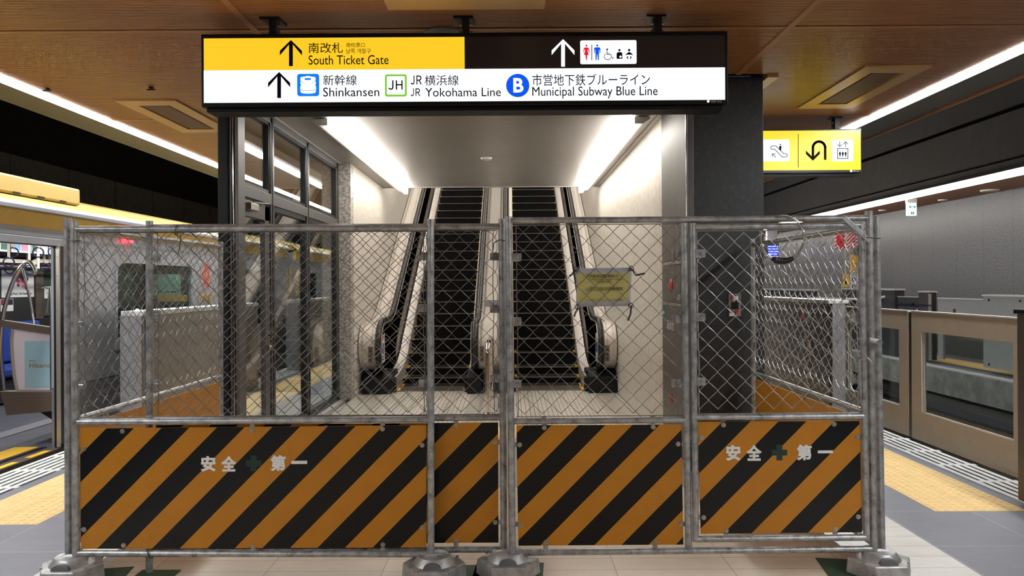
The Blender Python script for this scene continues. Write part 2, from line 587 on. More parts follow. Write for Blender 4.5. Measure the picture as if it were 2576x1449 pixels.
def letters(body, c, u, w, h, mat, parent, name='lettering', depth=0.002, bold=0.0, v=(0, 0, 1), space=1.0):
    """writing fitted to a w x h box centred on c; u is the reading direction"""
    cu = bpy.data.curves.new('writing', 'FONT')
    cu.body = body
    cu.resolution_u = 3
    cu.extrude = 0.01
    cu.space_character = space
    if bold:
        cu.bevel_depth = bold
        cu.bevel_resolution = 1
    t = bpy.data.objects.new('writing', cu)
    COL.objects.link(t)
    dg = bpy.context.evaluated_depsgraph_get()
    me = bpy.data.meshes.new_from_object(t.evaluated_get(dg))
    bpy.data.objects.remove(t)
    xs = [p.co.x for p in me.vertices]
    ys = [p.co.y for p in me.vertices]
    zs = [p.co.z for p in me.vertices]
    x0, x1, y0, y1, z0, z1 = min(xs), max(xs), min(ys), max(ys), min(zs), max(zs)
    u, v = Vector(u).normalized(), Vector(v).normalized()
    nrm = u.cross(v)
    c = Vector(c)
    off = Vector((0, 0, 0))
    q = parent
    while q is not None:
        off += Vector(q.location)
        q = q.parent
    for p in me.vertices:
        a = ((p.co.x - x0) / max(1e-6, x1 - x0) - 0.5) * w
        b = ((p.co.y - y0) / max(1e-6, y1 - y0) - 0.5) * h
        d = ((p.co.z - z0) / max(1e-6, z1 - z0)) * depth
        p.co = c + u * a + v * b + nrm * d - off
    me.materials.clear()
    me.materials.append(M[mat])
    for pl in me.polygons:
        pl.material_index = 0
    me.name = name
    o = bpy.data.objects.new(name, me)
    COL.objects.link(o)
    o.parent = parent
    return o


def arc(cx, cy, r, a0, a1, n=12):
    return [(cx + r * math.cos(math.radians(a0 + (a1 - a0) * k / n)), cy + r * math.sin(math.radians(a0 + (a1 - a0) * k / n))) for k in range(n + 1)]


def curve_path(pts, n=6, closed=False):
    """a smooth line through the points"""
    p = [Vector(q) for q in pts]
    out, m = [], len(p)
    for i in range(m - 1):
        a, b, c, d = p[max(i - 1, 0)], p[i], p[i + 1], p[min(i + 2, m - 1)]
        for k in range(n):
            t = k / n
            out.append(0.5 * ((2 * b) + (c - a) * t + (2 * a - 5 * b + 4 * c - d) * t * t + (3 * b - a - 3 * c + d) * t ** 3))
    return out + [p[-1]]


def rrect(x0, y0, x1, y1, r, n=5):
    return arc(x1 - r, y1 - r, r, 0, 90, n) + arc(x0 + r, y1 - r, r, 90, 180, n) + arc(x0 + r, y0 + r, r, 180, 270, n) + arc(x1 - r, y0 + r, r, 270, 360, n)

# ---------------------------------------------------------------- the station: ceiling, floor, walls
ZC = 3.15                      # ceiling height
YN, YF = -8.0, 26.0            # how far the platform runs behind and ahead of the photographer
XL, XR = -3.94, 3.57           # slatted ceiling between the two strip lamps

# slatted ceiling: each slat a real batten under a dark backing
mb = MB()
y = YN
JY = (4.87, 7.46, 10.05, 2.28, -0.31)
while y < 12.6:
    if not any(abs(y + 0.008 - j) < 0.02 for j in JY):
        for xa, xb in (((XL, XR),) if y < 5.95 else ((XL, -2.31), (2.04, XR))):
            mb.box(xa, xb, y, y + 0.0165, ZC, ZC + 0.022)
    y += 0.0255
struct(mb, 'ceiling', 'wood')
mb = MB()
mb.box(-4.45, 4.1, YN, 6.1, ZC + 0.022, ZC + 0.10).box(-4.45, -2.31, 6.1, YF, ZC + 0.022, ZC + 0.10).box(2.04, 4.1, 6.1, YF, ZC + 0.022, ZC + 0.10)
struct(mb, 'ceiling_backing', 'backing')
mb = MB()
mb.box(XL, -2.31, 12.6, YF, ZC, ZC + 0.022).box(2.04, XR, 12.6, YF, ZC, ZC + 0.022)
struct(mb, 'ceiling_end', 'wood_plain')
for x in (-1.64, 1.81):
    struct(MB().box(x - 0.022, x + 0.022, YN, 5.97, ZC - 0.006, ZC + 0.02), 'ceiling_trim', 'wood_strip')
for yj in JY:
    mb = MB()
    for xa, xb in (((XL, XR),) if yj < 5.95 else ((XL, -2.31), (2.04, XR))):
        mb.box(xa, xb, yj - 0.004, yj + 0.03, ZC - 0.003, ZC + 0.02)
    struct(mb, 'ceiling_trim', 'wood_strip')
# lips of the ceiling beyond the lamps
struct(MB().box(-4.45, -4.08, YN, YF, ZC - 0.01, ZC + 0.02), 'ceiling_soffit', 'grey_soffit')
struct(MB().box(3.70, 4.06, YN, YF, ZC - 0.01, ZC + 0.02), 'ceiling_soffit', 'grey_soffit')
struct(MB().box(4.06, 4.10, YN, YF, ZC - 0.03, ZC + 0.10), 'trim_1', 'wood_strip')

# strip lamps along both platform edges
t = tag(MB().box(-4.08, -3.94, YN, YF, ZC - 0.004, ZC + 0.015).build('strip_light', 'strip'), 'long white strip light along the ceiling edge above the train', 'light', 'ceiling edge strip lights')
t = tag(MB().box(3.57, 3.70, YN, YF, ZC - 0.004, ZC + 0.015).build('strip_light', 'strip'), 'long white strip light along the ceiling edge above the gold screen doors', 'light', 'ceiling edge strip lights')

# void over the tracks
struct(MB().box(-9.2, -4.45, YN, YF, 4.9, 5.0), 'ceiling_left_track', 'void')
struct(MB().box(4.1, 7.5, YN, YF, 4.9, 5.0), 'ceiling_right_track', 'void')
struct(MB().box(-4.47, -4.43, YN, YF, ZC + 0.02, 4.95), 'wall_left_fascia', 'void')
struct(MB().box(4.08, 4.12, YN, YF, ZC + 0.05, 4.95), 'wall_right_fascia', 'void')
# dark panelled wall beyond the train
mb = MB()
y = YN
while y < YF:
    mb.box(-9.1, -9.0, y + 0.01, y + 1.79, -1.2, 3.9)
    y += 1.8
struct(mb, 'wall_left', 'void_panel')
struct(MB().box(-9.2, -9.1, YN, YF, -1.2, 5.0), 'wall_left_backing', 'void')
# fascia, ceiling, lamp and wall of the far platform
struct(MB().box(7.45, 7.55, YN, YF + 8, ZC + 0.05, 4.95), 'wall_right_far_fascia', 'dark_fascia')
struct(MB().box(7.425, 7.45, YN, YF + 8, 4.02, 4.07).box(7.42, 7.45, YN, YF + 8, 3.30, 3.32), 'trim_2', 'blk')
struct(MB().box(7.40, 7.55, YN, YF + 8, ZC, ZC + 0.05), 'trim_3', 'grey_soffit')
struct(MB().box(7.585, 9.1, YN, YF + 8, ZC, ZC + 0.06), 'ceiling_far_platform', 'wood_plain')
tag(MB().box(7.47, 7.575, YN, YF + 8, ZC - 0.08, ZC - 0.002).build('strip_light', 'strip_far'), 'warm strip light along the ceiling edge of the opposite platform', 'light', 'ceiling edge strip lights')
struct(MB().box(9.0, 9.1, YN, YF + 8, -0.1, ZC + 0.1), 'wall_right', 'far_wall')
struct(MB().box(-9.2, 9.1, YF + 8, YF + 8.1, -1.3, 5.0), 'wall_back', 'void_panel')

# floors
struct(MB().box(-2.19, 1.86, YN, 5.57, -0.12, 0.0), 'floor', 'floor')
struct(MB().box(-2.19, 1.86, 5.57, 7.36, -0.12, 0.0), 'floor_hall', 'floor_mid')
struct(MB().box(-2.49, -2.19, YN, YF, -0.12, 0.0), 'floor_left_border', 'floor_white')
struct(MB().box(1.86, 2.39, YN, YF, -0.12, 0.0), 'floor_right_border', 'floor_white')
struct(MB().box(-3.0, -2.49, YN, YF, -0.12, 0.0), 'floor_left_slate', 'floor_grey')
struct(MB().box(-3.0, -3.70, YN, 4.77, -0.12, 0.0).box(-3.6, -3.70, 4.77, YF, -0.12, 0.0), 'floor_left_edge_slate', 'floor_grey')
struct(MB().box(2.39, 2.76, YN, YF, -0.12, 0.0), 'floor_right_slate', 'floor_grey')
struct(MB().box(2.76, 3.46, YN, 4.93, -0.12, 0.0).box(3.36, 3.46, 4.93, YF, -0.12, 0.0), 'floor_right_edge_slate', 'floor_grey')
struct(MB().box(7.45, 9.0, YN, YF + 8, -0.12, 0.0), 'floor_far_platform', 'floor_grey')
# platform edges and track beds
struct(MB().box(-4.12, -4.10, YN, YF, -1.1, -0.02), 'wall_left_platform_edge', 'concrete')
struct(MB().box(3.88, 3.92, YN, YF, -1.1, 0.0), 'wall_right_platform_edge', 'concrete')
struct(MB().box(7.35, 7.45, YN, YF + 8, -0.42, -0.0), 'wall_far_platform_edge', 'concrete')
struct(MB().box(7.47, 7.52, YN, YF + 8, -1.1, -0.42), 'wall_far_platform_recess', 'void')
struct(MB().box(-9.1, -4.14, YN, YF + 8, -1.25, -1.1), 'floor_left_track', 'track')
struct(MB().box(3.92, 7.52, YN, YF + 8, -1.25, -1.1), 'floor_right_track', 'track')
for k, x in enumerate((4.95, 6.05)):
    o = MB().box(x - 0.06, x + 0.06, YN, YF + 8, -1.1, -1.075).box(x - 0.035, x + 0.035, YN, YF + 8, -1.075, -0.95).build('track_rail', 'rail')
    tag(o, ('steel running rail of the empty track next to the gold screen doors', 'steel running rail of the empty track next to the opposite platform')[k], 'rail', 'running rails of the empty track')
tag(MB().box(7.38, 7.468, YN, YF + 8, -0.72, -0.64).build('cable_duct', 'rail'), 'grey cable duct running under the edge of the opposite platform', 'duct')


# tactile paving: 300 mm tiles with rows of raised studs
def tactile(x0, x1, y0, y1, name, label, z=0.0, studs_to=14.0):
    root = thing(name, label, 'tactile paving', ((x0 + x1) / 2, y0, z), 'yellow tactile paving')
    MB().box(x0, x1, y0, y1, z - 0.12, z - 0.0006).build('joint_bed', 'tactile_joint', root)
    mb = MB()
    nx = round((x1 - x0) / 0.3)
    yy = y0
    while yy < y1 - 0.05:
        for i in range(nx):
            mb.box(x0 + 0.3 * i + 0.002, x0 + 0.3 * i + 0.298, yy + 0.002, yy + 0.298, z - 0.05, z + 0.001)
            if yy < studs_to:
                for a in range(5):
                    for b in range(5):
                        mb.disc((x0 + 0.3 * i + 0.03 + 0.06 * a, yy + 0.03 + 0.06 * b, z + 0.001), 0.0165, (0, 0, 1), 0.004, 8, 0.0105)
        yy += 0.3
    mb.build('studded_tiles', 'tactile', root)
    return root


tactile(-3.6, -3.0, 4.77, 16.77, 'tactile_paving', 'yellow studded tactile strip on the platform beside the train')
tactile(2.76, 3.36, 4.93, 16.93, 'tactile_paving', 'yellow studded tactile strip in front of the gold screen doors')
tactile(-1.35, 1.05, 7.36, 7.96, 'tactile_paving', 'yellow studded tactile strip across the foot of the escalators', 0.0, 9)
tactile(8.0, 8.6, 6.0, 30.0, 'tactile_paving', 'yellow tactile strip on the opposite platform', 0.0, 0)
struct(MB().box(-2.19, -1.35, 7.36, 7.96, -0.12, 0.0).box(1.05, 1.46, 7.36, 7.96, -0.12, 0.0), 'floor_hall_side', 'floor_mid')


# slotted drain gratings along both platform edges
def drain(x0, x1, y0, y1, label, rows=6):
    root = thing('drain_grating', label, 'grating', ((x0 + x1) / 2, y0, 0), 'slotted gratings at the platform edges')
    x0, x1 = x0 + 0.002, x1 - 0.002
    MB().box(x0, x1, y0, y1, -0.03, -0.012).build('slot_bed', 'drain_slot', root)
    mb = MB()
    w = (x1 - x0) / rows
    for i in range(rows):
        a, b, c = x0 + w * i, x0 + w * i + w * 0.64, x0 + w * (i + 1)
        mb.box(a, b, y0, y1, -0.012, 0.001)
        yy = y0
        while yy < y1:
            mb.box(b, c, yy, min(y1, yy + 0.05), -0.012, 0.001)
            yy += 0.52
    mb.build('grating_bars', 'drain', root)


drain(-4.10, -3.70, 2.0, 20.0, 'white slotted drain grating between train and tactile strip')
drain(3.46, 3.80, 2.0, 20.0, 'white slotted drain grating at the foot of the gold screen doors', 5)
drain(7.46, 7.65, 6.0, 30.0, 'white slotted grating along the edge of the opposite platform', 3)

# ---------------------------------------------------------------- the escalator hall
HX0, HX1 = -2.10, 1.46         # faces of the hall walls
HC = 3.10                      # hall ceiling
struct(MB().box(HX0 - 0.2, HX0, 9.98, 22, -0.1, 8), 'wall_hall_left', 'hall_wall')
struct(MB().box(HX1, HX1 + 0.35, 7.22, 22, -0.1, 8), 'wall_hall_right', 'hall_wall')
struct(MB().box(-2.30, -2.098, 9.92, 10.1, 0, HC), 'wall_hall_pier', 'column_stone')
struct(MB().box(HX0 - 0.2, HX1 + 0.3, 22, 22.2, 2, 8), 'wall_hall_end', 'hall_wall')
struct(MB().box(HX0, HX1, 12.4, 12.5, HC, 3.5), 'wall_hall_lintel', 'hall_wall')
struct(MB().poly([(HX0, 12.5, 3.42), (HX0, 22, 8.8), (HX0, 22, 8.9), (HX0, 12.5, 3.52)], (HX1 - HX0, 0, 0)), 'ceiling_shaft', 'hall_ceil')
struct(MB().box(-2.4, 1.46, 5.98, 6.1, HC - 0.02, ZC), 'wall_hall_front_lintel', 'steel')
mb = MB()
mb.box(-2.3, HX1, 6.1, 12.4, HC + 0.012, HC + 0.04)
yy = 6.12
while yy < 12.36:
    mb.box(-2.22, HX1 - 0.06, yy, yy + 0.095, HC, HC + 0.013)
    yy += 0.1
mb.box(-2.3, -2.22, 6.1, 12.4, HC - 0.012, HC + 0.012)
mb.box(HX1 - 0.06, HX1, 6.1, 12.4, HC - 0.012, HC + 0.012)
mb.box(-2.3, HX1, 12.36, 12.4, HC - 0.01, HC + 0.012)
struct(mb, 'ceiling_hall', 'hall_ceil')
# landing: ribbed steel plates in front of the combs
root = thing('landing_plate', 'ribbed steel landing plate on the floor in front of the escalators', 'floor plate', (-0.3, 9.3, 0))
MB().box(HX0, HX1, 7.96, 10.62, -0.12, -0.003).build('groove_bed', 'landing_groove', root)
mb = MB()
x = HX0
while x < HX1 - 0.01:
    wide = (-1.7 < x < -0.55) or (0.0 < x < 1.1)
    w = 0.052 if wide else 0.018
    mb.box(x, min(HX1, x + w - (0.006 if wide else 0.005)), 7.96, 10.62, -0.02, 0.001)
    x += w
mb.build('ribs', 'landing', root)

# lamps over the escalators
for (x, side, label) in ((-1.70, -1, 'bright tube lamp under the hall ceiling beside the glass partition'), (1.15, 1, 'bright tube lamp under the hall ceiling on the hydrant side')):
    root = thing('tube_lamp', label, 'lamp', (x, 9.8, HC), 'tube lamps over the escalators')
    MB().poly([(x + side * 0.04, 7.2, HC - 0.013), (x + side * 0.19, 7.2, HC - 0.013), (x + side * 0.19, 7.2, HC - 0.03), (x + side * 0.12, 7.2, HC - 0.075), (x + side * 0.04, 7.2, HC - 0.075)], (0, 5.15, 0)).build('housing', 'white_metal', root)
    MB().box(x - 0.03, x + 0.03, 7.22, 12.33, HC - 0.115, HC - 0.03).build('tube', 'hall_lamp', root)
for (x, label) in ((-1.75, 'tube lamp under the sloping shaft ceiling above the escalator by the partition'), (1.12, 'tube lamp under the sloping shaft ceiling above the escalator by the hydrant')):
    root = thing('tube_lamp', label, 'lamp', (x, 13, 3.6), 'tube lamps over the escalators')
    zs = lambda y: 3.42 + (y - 12.5) * 5.38 / 9.5
    MB().poly([(x - 0.05, 12.8, zs(12.8) - 0.012), (x - 0.05, 21.5, zs(21.5) - 0.012), (x - 0.05, 21.5, zs(21.5) - 0.05), (x - 0.05, 12.8, zs(12.8) - 0.05)], (0.1, 0, 0)).build('housing', 'white_metal', root)
    MB().poly([(x - 0.035, 12.8, zs(12.8) - 0.055), (x - 0.035, 21.5, zs(21.5) - 0.055), (x - 0.035, 21.5, zs(21.5) - 0.11), (x - 0.035, 12.8, zs(12.8) - 0.11)], (0.07, 0, 0)).build('tube', 'hall_lamp', root)
o = MB().lathe((-0.3, 9.56, HC - 0.03), [(0.03, 0), (0.065, 0.012), (0.075, 0.03)], 20).build('smoke_detector', 'white_metal', None, smooth=True)
tag(o, 'small round white detector in the middle of the hall ceiling', 'detector')

# dark stone pillar and the hydrant wall beside the hall
struct(MB().box(1.47, 2.03, 6.05, 6.9, 0, ZC), 'pillar', 'granite', 0.004)
struct(MB().box(1.81, 2.03, 6.9, 13.0, 0, ZC), 'wall_hall_outer', 'granite')
struct(MB().box(1.418, 1.468, 6.03, 6.06, 0, ZC), 'trim_4', 'frame_grey', 0.004)
struct(MB().box(1.412, 1.43, 6.062, 6.085, 0, ZC), 'trim_5', 'chrome', 0.003)
struct(MB().box(1.44, 1.47, 6.09, 6.16, 0, ZC), 'trim_6', 'blk')
root = thing('hydrant_cabinet', 'bronze metal fire hydrant cabinet set in the wall beside the dark pillar', 'cabinet', (1.46, 6.7, 0))
hx = 1.455
MB().box(hx, 1.81, 6.16, 7.22, 0, HC).build('casing', 'hydrant', root)
for (name, z0, z1, y0, y1) in (('upper_panel', 1.70, 3.08, 6.2, 7.2), ('alarm_panel', 1.33, 1.66, 6.42, 7.2), ('speaker_panel', 1.33, 1.66, 6.2, 6.41), ('door', 0.04, 1.30, 6.24, 7.2)):
    MB().box(hx - 0.012, hx, y0, y1, z0, z1).build(name, 'hydrant', root, 0.003)
MB().box(hx - 0.02, hx - 0.010, 6.2, 7.2, 1.665, 1.695).box(hx - 0.02, hx - 0.010, 6.2, 7.2, 1.302, 1.325).build('rail_strip', 'steel', root)
lamp = MB().lathe((0, 0, 0), [(0.06, 0), (0.06, 0.006), (0.045, 0.014), (0.02, 0.018)], 20)
lamp.v = [(hx - 0.012 - z, 6.78 + a, 1.485 + b) for a, b, z in lamp.v]
lamp.build('alarm_lamp', 'red', root, smooth=True)
letters('消火栓', (hx - 0.014, 6.83, 1.12), (0, -1, 0), 0.30, 0.085, 'white_letter', root)
letters('L', (hx - 0.014, 6.58, 1.47), (0, 1, 0), 0.03, 0.05, 'white_letter', root)
letters('101', (hx - 0.014, 6.48, 1.38), (0, -1, 0), 0.10, 0.045, 'white_letter', root)
MB().box(hx - 0.014, hx - 0.011, 7.06, 7.18, 1.16, 1.29).build('green_sticker', 'teal', root)
letters('消火器', (hx - 0.016, 7.12, 1.225), (0, -1, 0), 0.09, 0.03, 'white_letter', root)
rg = MB()
rg.tube([(hx - 0.014, 6.80 + 0.05 * math.cos(a * math.pi / 8), 0.47 + 0.05 * math.sin(a * math.pi / 8)) for a in range(16)], 0.004, 6, True)
rg.tube([(hx - 0.014, 6.765, 0.435), (hx - 0.014, 6.835, 0.505)], 0.005, 6)
rg.build('prohibition_sticker', 'red', root)

# emergency stop box on the pillar
a, b = P(1832, 739, 6.05), P(1863, 796, 6.05)
root = thing('emergency_stop_box', 'grey emergency stop box with red button on the dark pillar', 'button box', ((a.x + b.x) / 2, 6.05, b.z))
MB().box(a.x, b.x, 6.035, 6.05, b.z, a.z).build('plate', 'psd_taupe', root, 0.004)
MB().box(a.x + 0.018, a.x + 0.075, 6.028, 6.036, b.z + 0.06, a.z - 0.015).build('recess_cover', 'blk', root)
MB().box(a.x + 0.022, a.x + 0.032, 6.026, 6.029, b.z + 0.12, a.z - 0.018).build('orange_label', 'coral', root)
MB().box(a.x + 0.036, a.x + 0.073, 6.026, 6.029, b.z + 0.115, a.z - 0.018).build('instruction_label', 'paper', root)
MB().box(a.x + 0.046, a.x + 0.064, 6.018, 6.029, b.z + 0.075, b.z + 0.13).build('key_switch', 'blk_metal', root)
MB().disc((a.x + 0.066, 6.036, b.z + 0.036), 0.018, (0, -1, 0), 0.014, 18, 0.015).build('button', 'red', root)
MB().box(a.x + 0.004, a.x + 0.042, 6.032, 6.036, b.z + 0.004, b.z + 0.026).build('name_label', 'paper', root)


# ceiling air outlets
def ac_outlet(x0, x1, y0, y1, label):
    root = thing('ceiling_air_outlet', label, 'air outlet', ((x0 + x1) / 2, (y0 + y1) / 2, ZC), 'ceiling air outlets')
    w = (x1 - x0)
    i0, i1, j0, j1 = x0 + w * 0.24, x1 - w * 0.24, y0 + 0.17, y1 - 0.17
    fr = MB()
    for q in ((x0, i0, y0, y1), (i1, x1, y0, y1), (i0, i1, y0, j0), (i0, i1, j1, y1)):
        fr.box(q[0], q[1], q[2], q[3], ZC - 0.013, ZC + 0.0)
    fr.build('frame', 'ac', root)
    MB().box(i0 + 0.025, i1 - 0.025, j0 + 0.025, j1 - 0.025, ZC - 0.008, ZC - 0.003).build('intake_panel', 'ac_slot', root)


ac_outlet(2.71, 3.22, 5.75, 7.12, 'air outlet in the slatted ceiling above the yellow sign')
ac_outlet(-3.49, -2.95, 6.67, 8.06, 'air outlet in the slatted ceiling between train and glass partition')
ac_outlet(-0.72, 0.21, 3.15, 4.50, 'wide air outlet in the ceiling above the big direction sign')
tag(MB().box(2.05, 2.14, 6.0, 7.2, ZC - 0.02, ZC).build('air_outlet_edge', 'ac', None, 0.003), 'narrow pale edge of an air outlet in the ceiling beside the dark pillar', 'ceiling cover')  # plain strip standing in for the corner of a half-hidden air outlet

# small ceiling fittings
for (px, py, lab) in ((118, 215, 'small dark sprinkler in the ceiling close to the strip lamp'), (380, 214, 'small dark sprinkler in the ceiling beside the air outlet')):
    d = F * (ZC - EYE) / (VY - py)
    p = P(px, py, d)
    o = MB().disc((p.x, p.y, ZC - 0.012), 0.02, (0, 0, 1), 0.012, 12).tube([(p.x - 0.035, p.y, ZC - 0.02), (p.x + 0.035, p.y, ZC - 0.02)], 0.006, 6).tube([(p.x, p.y, ZC - 0.02), (p.x, p.y, ZC)], 0.008, 6).build('sprinkler', 'blk_metal')
    tag(o, lab, 'sprinkler', 'ceiling sprinklers')
o = MB().lathe((-0.43, 4.95, ZC - 0.06), [(0.03, 0), (0.09, 0.012), (0.13, 0.05), (0.13, 0.06)], 24).build('ceiling_sensor', 'psd_grey', None, smooth=True)
tag(o, 'pale dome sensor on the ceiling peeking above the big sign', 'sensor')

# ---------------------------------------------------------------- guard fence
YFN = 3.88
PR, RR = 0.0185, 0.0165


def chain(mb, bl, br, tl, tr, nrm, a=0.0925, phx=0.0, phz=0.0, r=0.0019):
    """chain link: upright zigzag wires hooked into each other at the columns"""
    bl, br, tl, tr = Vector(bl), Vector(br), Vector(tl), Vector(tr)
    nrm = Vector(nrm)
    W, H = (br - bl).length, (tl - bl).length

    def at(u, w):
        u, w = min(max(u / W, 0), 1), min(max(w / H, 0), 1)
        return bl * (1 - u) * (1 - w) + br * u * (1 - w) + tl * (1 - u) * w + tr * u * w
    h = a / 2
    i = -1
    while (i * h + phx) < W:
        x0, x1 = i * h + phx, (i + 1) * h + phx
        if x1 > 0.004:
            pts = []
            k = -1
            par = i % 2
            while (k * h + phz) < H + h:
                z = k * h + phz
                side = (k + par) % 2
                x = x1 + 0.0016 if side else x0 - 0.0016
                jx, jz = random.uniform(-0.001, 0.001), random.uniform(-0.001, 0.001)
                if -0.02 < z < H + 0.02:
                    pts.append(at(x + jx, z + jz))
                zm = z + h / 2
                if 0 < zm < H:
                    pts.append(at((x0 + x1) / 2, zm) + nrm * (0.004 if side else -0.004))
                k += 1
            if len(pts) > 2:
                mb.tube(pts, r, 5)
        i += 1


def selvage(mb, a, b, r=0.0022):
    a, b = Vector(a), Vector(b)
    n = 16
    mb.tube([a.lerp(b, k / n) + Vector((random.uniform(-.003, .003), random.uniform(-.003, .003), 0)) for k in range(n + 1)], r, 5)


def plate_bracket(p, u, root, y_off=-0.012):
    """small clamp plate that ties the mesh's edge wire to a post; p at the post, u towards the mesh"""
    p, u = Vector(p), Vector(u).normalized()
    v = Vector((0, 0, 1))
    nrm = u.cross(v)
    pts = [p + u * (-0.005 + x) + v * z + nrm * 0.008 for x, z in rrect(0, -0.021, 0.058, 0.021, 0.008, 3)]
    mb = MB().poly(pts, nrm * -0.003)
    q = p + u * 0.034
    mb.tube([q + u * -0.012 + nrm * 0.016, q + u * 0.012 + nrm * 0.016], 0.005, 6)
    mb.tube([q + v * 0.016 + nrm * 0.012, q - v * 0.016 + nrm * 0.012], 0.003, 5)
    return mb.build('bracket', 'galv', root)


def board_bolts(board, spots, Y, tabs, u=(1, 0, 0)):
    for (x, z), tb in zip(spots, tabs):
        mb = MB().disc((x, Y + 0.001, z), 0.0125, (0, -1, 0), 0.003, 14).disc((x, Y - 0.002, z), 0.0085, (0, -1, 0), 0.005, 6, 0.007)
        mb.build('bolt', 'bolt', board)
        if tb:
            cx, cz = x + tb[0] * 0.035, z + tb[1] * 0.035
            MB().box(cx - (0.012 if tb[0] == 0 else 0.022), cx + (0.012 if tb[0] == 0 else 0.022), Y + 0.004, Y + 0.009, cz - (0.022 if tb[0] == 0 else 0.012), cz + (0.022 if tb[0] == 0 else 0.012)).build('clip', 'galv', board)


def hazard_board(root, corners, Y, start_px, period, bolts_px, text_px=None):
    """corners: px of top-left, top-right, bottom-right, bottom-left"""
    pts = [P(x, y, Y) for x, y in corners]
    s = P(start_px[0], start_px[1], Y)
    m = stripe_mat('hazard_stripes', (s.x - root.location.x) - (s.z - root.location.z), period, ORANGE, BLACKP)
    mb = MB()
    n = 0
    mb.v = [tuple(p) for p in pts] + [tuple(p + Vector((0, 0.004, 0))) for p in pts]
    mb.i = 0
    mb.face(0, 1, 2, 3)
    mb.i = 1
    mb.face(4, 7, 6, 5)
    for k in range(4):
        mb.face(k, k + 4, (k + 1) % 4 + 4, (k + 1) % 4)
    board = mb.build('hazard_board', [m, 'orange'], root)
    sp, tb = [], []
    for (x, y, tx, tz) in bolts_px:
        q = P(x, y, Y)
        sp.append((q.x, q.z))
        tb.append((tx, tz))
    board_bolts(board, sp, Y, tb)
    if text_px:
        for ch, (x0, y0, x1, y1) in text_px:
            a, b = P(x0, y0, Y), P(x1, y1, Y)
            c = (a + b) / 2 + Vector((0, -0.0015, 0))
            w, h = b.x - a.x, a.z - b.z
            if ch == '+':
                t = min(w, h) * 0.19
                MB().poly([(c.x + p * w / 2 if abs(p) == 1 else c.x + p, c.y, c.z + q * h / 2 if abs(q) == 1 else c.z + q) for p, q in
                           ((-t, 1), (t, 1), (t, t), (1, t), (1, -t), (t, -t), (t, -1), (-t, -1), (-t, -t), (-1, -t), (-1, t), (-t, t))], (0, 0.002, 0)).build('green_cross', 'green_cross', board)
            else:
                letters(ch, c, (1, 0, 0), w, h, 'white_letter', board, 'lettering', 0.001, 0.044)
    return board


def dpost(mb, px0, py0, px1, py1, Y, r=PR):
    mb.tube([P(px0, py0, Y), P(px1, py1, Y)], r, 14)
    return mb


def rail(root, a, b, Y, name='rail', r=RR):
    MB().tube([P(a[0], a[1], Y), P(b[0], b[1], Y)], r, 12).build(name, 'galv', root, smooth=True)


# long panel with lettering, in front
Y1 = YFN
root = thing('guard_fence_panel', 'long striped mesh fence panel with white safety lettering, beside the train', 'fence', P(640, 1400, Y1), 'guard fence panels')
dpost(MB(), 187, 556, 192, 1408, Y1).build('post', 'galv', root, smooth=True)
dpost(MB(), 1083, 552, 1084, 1410, Y1).build('post', 'galv', root, smooth=True)
rail(root, (187, 577), (1083, 573), Y1)
rail(root, (190, 1062), (1083, 1055), Y1)
rail(root, (192, 1392), (1083, 1394), Y1)
mb = MB()
chain(mb, P(200, 1050, Y1), P(1073, 1045, Y1), P(198, 585, Y1), P(1073, 582, Y1), (0, -1, 0), phx=0.02, phz=0.03)
selvage(mb, P(212, 585, Y1), P(215, 1048, Y1))
selvage(mb, P(1066, 582, Y1), P(1067, 1044, Y1))
selvage(mb, P(200, 586, Y1), P(1073, 582, Y1))
selvage(mb, P(200, 1050, Y1), P(1073, 1045, Y1))
mb.build('chain_link_mesh', 'wire_shaded', root, smooth=True)
hazard_board(root, [(201, 1078), (1073, 1070), (1073, 1377), (204, 1381)], Y1, (267, 1078), 0.2836,
             [(308, 1085, 0, 1), (634, 1083, 0, 1), (962, 1079, 0, 1), (211, 1129, -1, 0), (211, 1332, -1, 0), (1062, 1120, 1, 0), (1062, 1327, 1, 0), (311, 1372, 0, -1), (636, 1372, 0, -1), (963, 1370, 0, -1)],
             [('安', (505, 1147, 543, 1186)), ('全', (556.5, 1147, 595, 1186)), ('+', (618.5, 1146, 657.5, 1185)), ('第', (680, 1145, 719, 1185)), ('一', (733, 1159, 773, 1167))])
for y in (650, 810, 968):
    plate_bracket(P(192, y, Y1), (1, 0, 0), root)
for y in (645, 775, 965):
    plate_bracket(P(1078, y, Y1), (-1, 0, 0), root)

# second panel overlapping behind it
Y2 = YFN + 0.075
root = thing('guard_fence_panel', 'mesh fence panel half hidden behind the long lettered panel, its end on the centre foot', 'fence', P(820, 1400, Y2), 'guard fence panels')
dpost(MB(), 376, 556, 376, 1438, Y2).build('post', 'galv', root, smooth=True)
dpost(MB(), 1262, 551, 1268, 1396, Y2).build('post', 'galv', root, smooth=True)
rail(root, (376, 572), (1262, 570), Y2)
rail(root, (376, 1058), (1265, 1050), Y2)
rail(root, (376, 1384), (1267, 1382), Y2)
mb = MB()
chain(mb, P(388, 1048, Y2), P(1255, 1042, Y2), P(388, 582, Y2), P(1250, 580, Y2), (0, -1, 0), phx=0.035, phz=0.012)
selvage(mb, P(396, 582, Y2), P(399, 1048, Y2))
selvage(mb, P(1240, 580, Y2), P(1243, 1042, Y2))
selvage(mb, P(388, 582, Y2), P(1250, 580, Y2))
selvage(mb, P(388, 1048, Y2), P(1255, 1042, Y2))
mb.build('chain_link_mesh', 'wire_shaded', root, smooth=True)
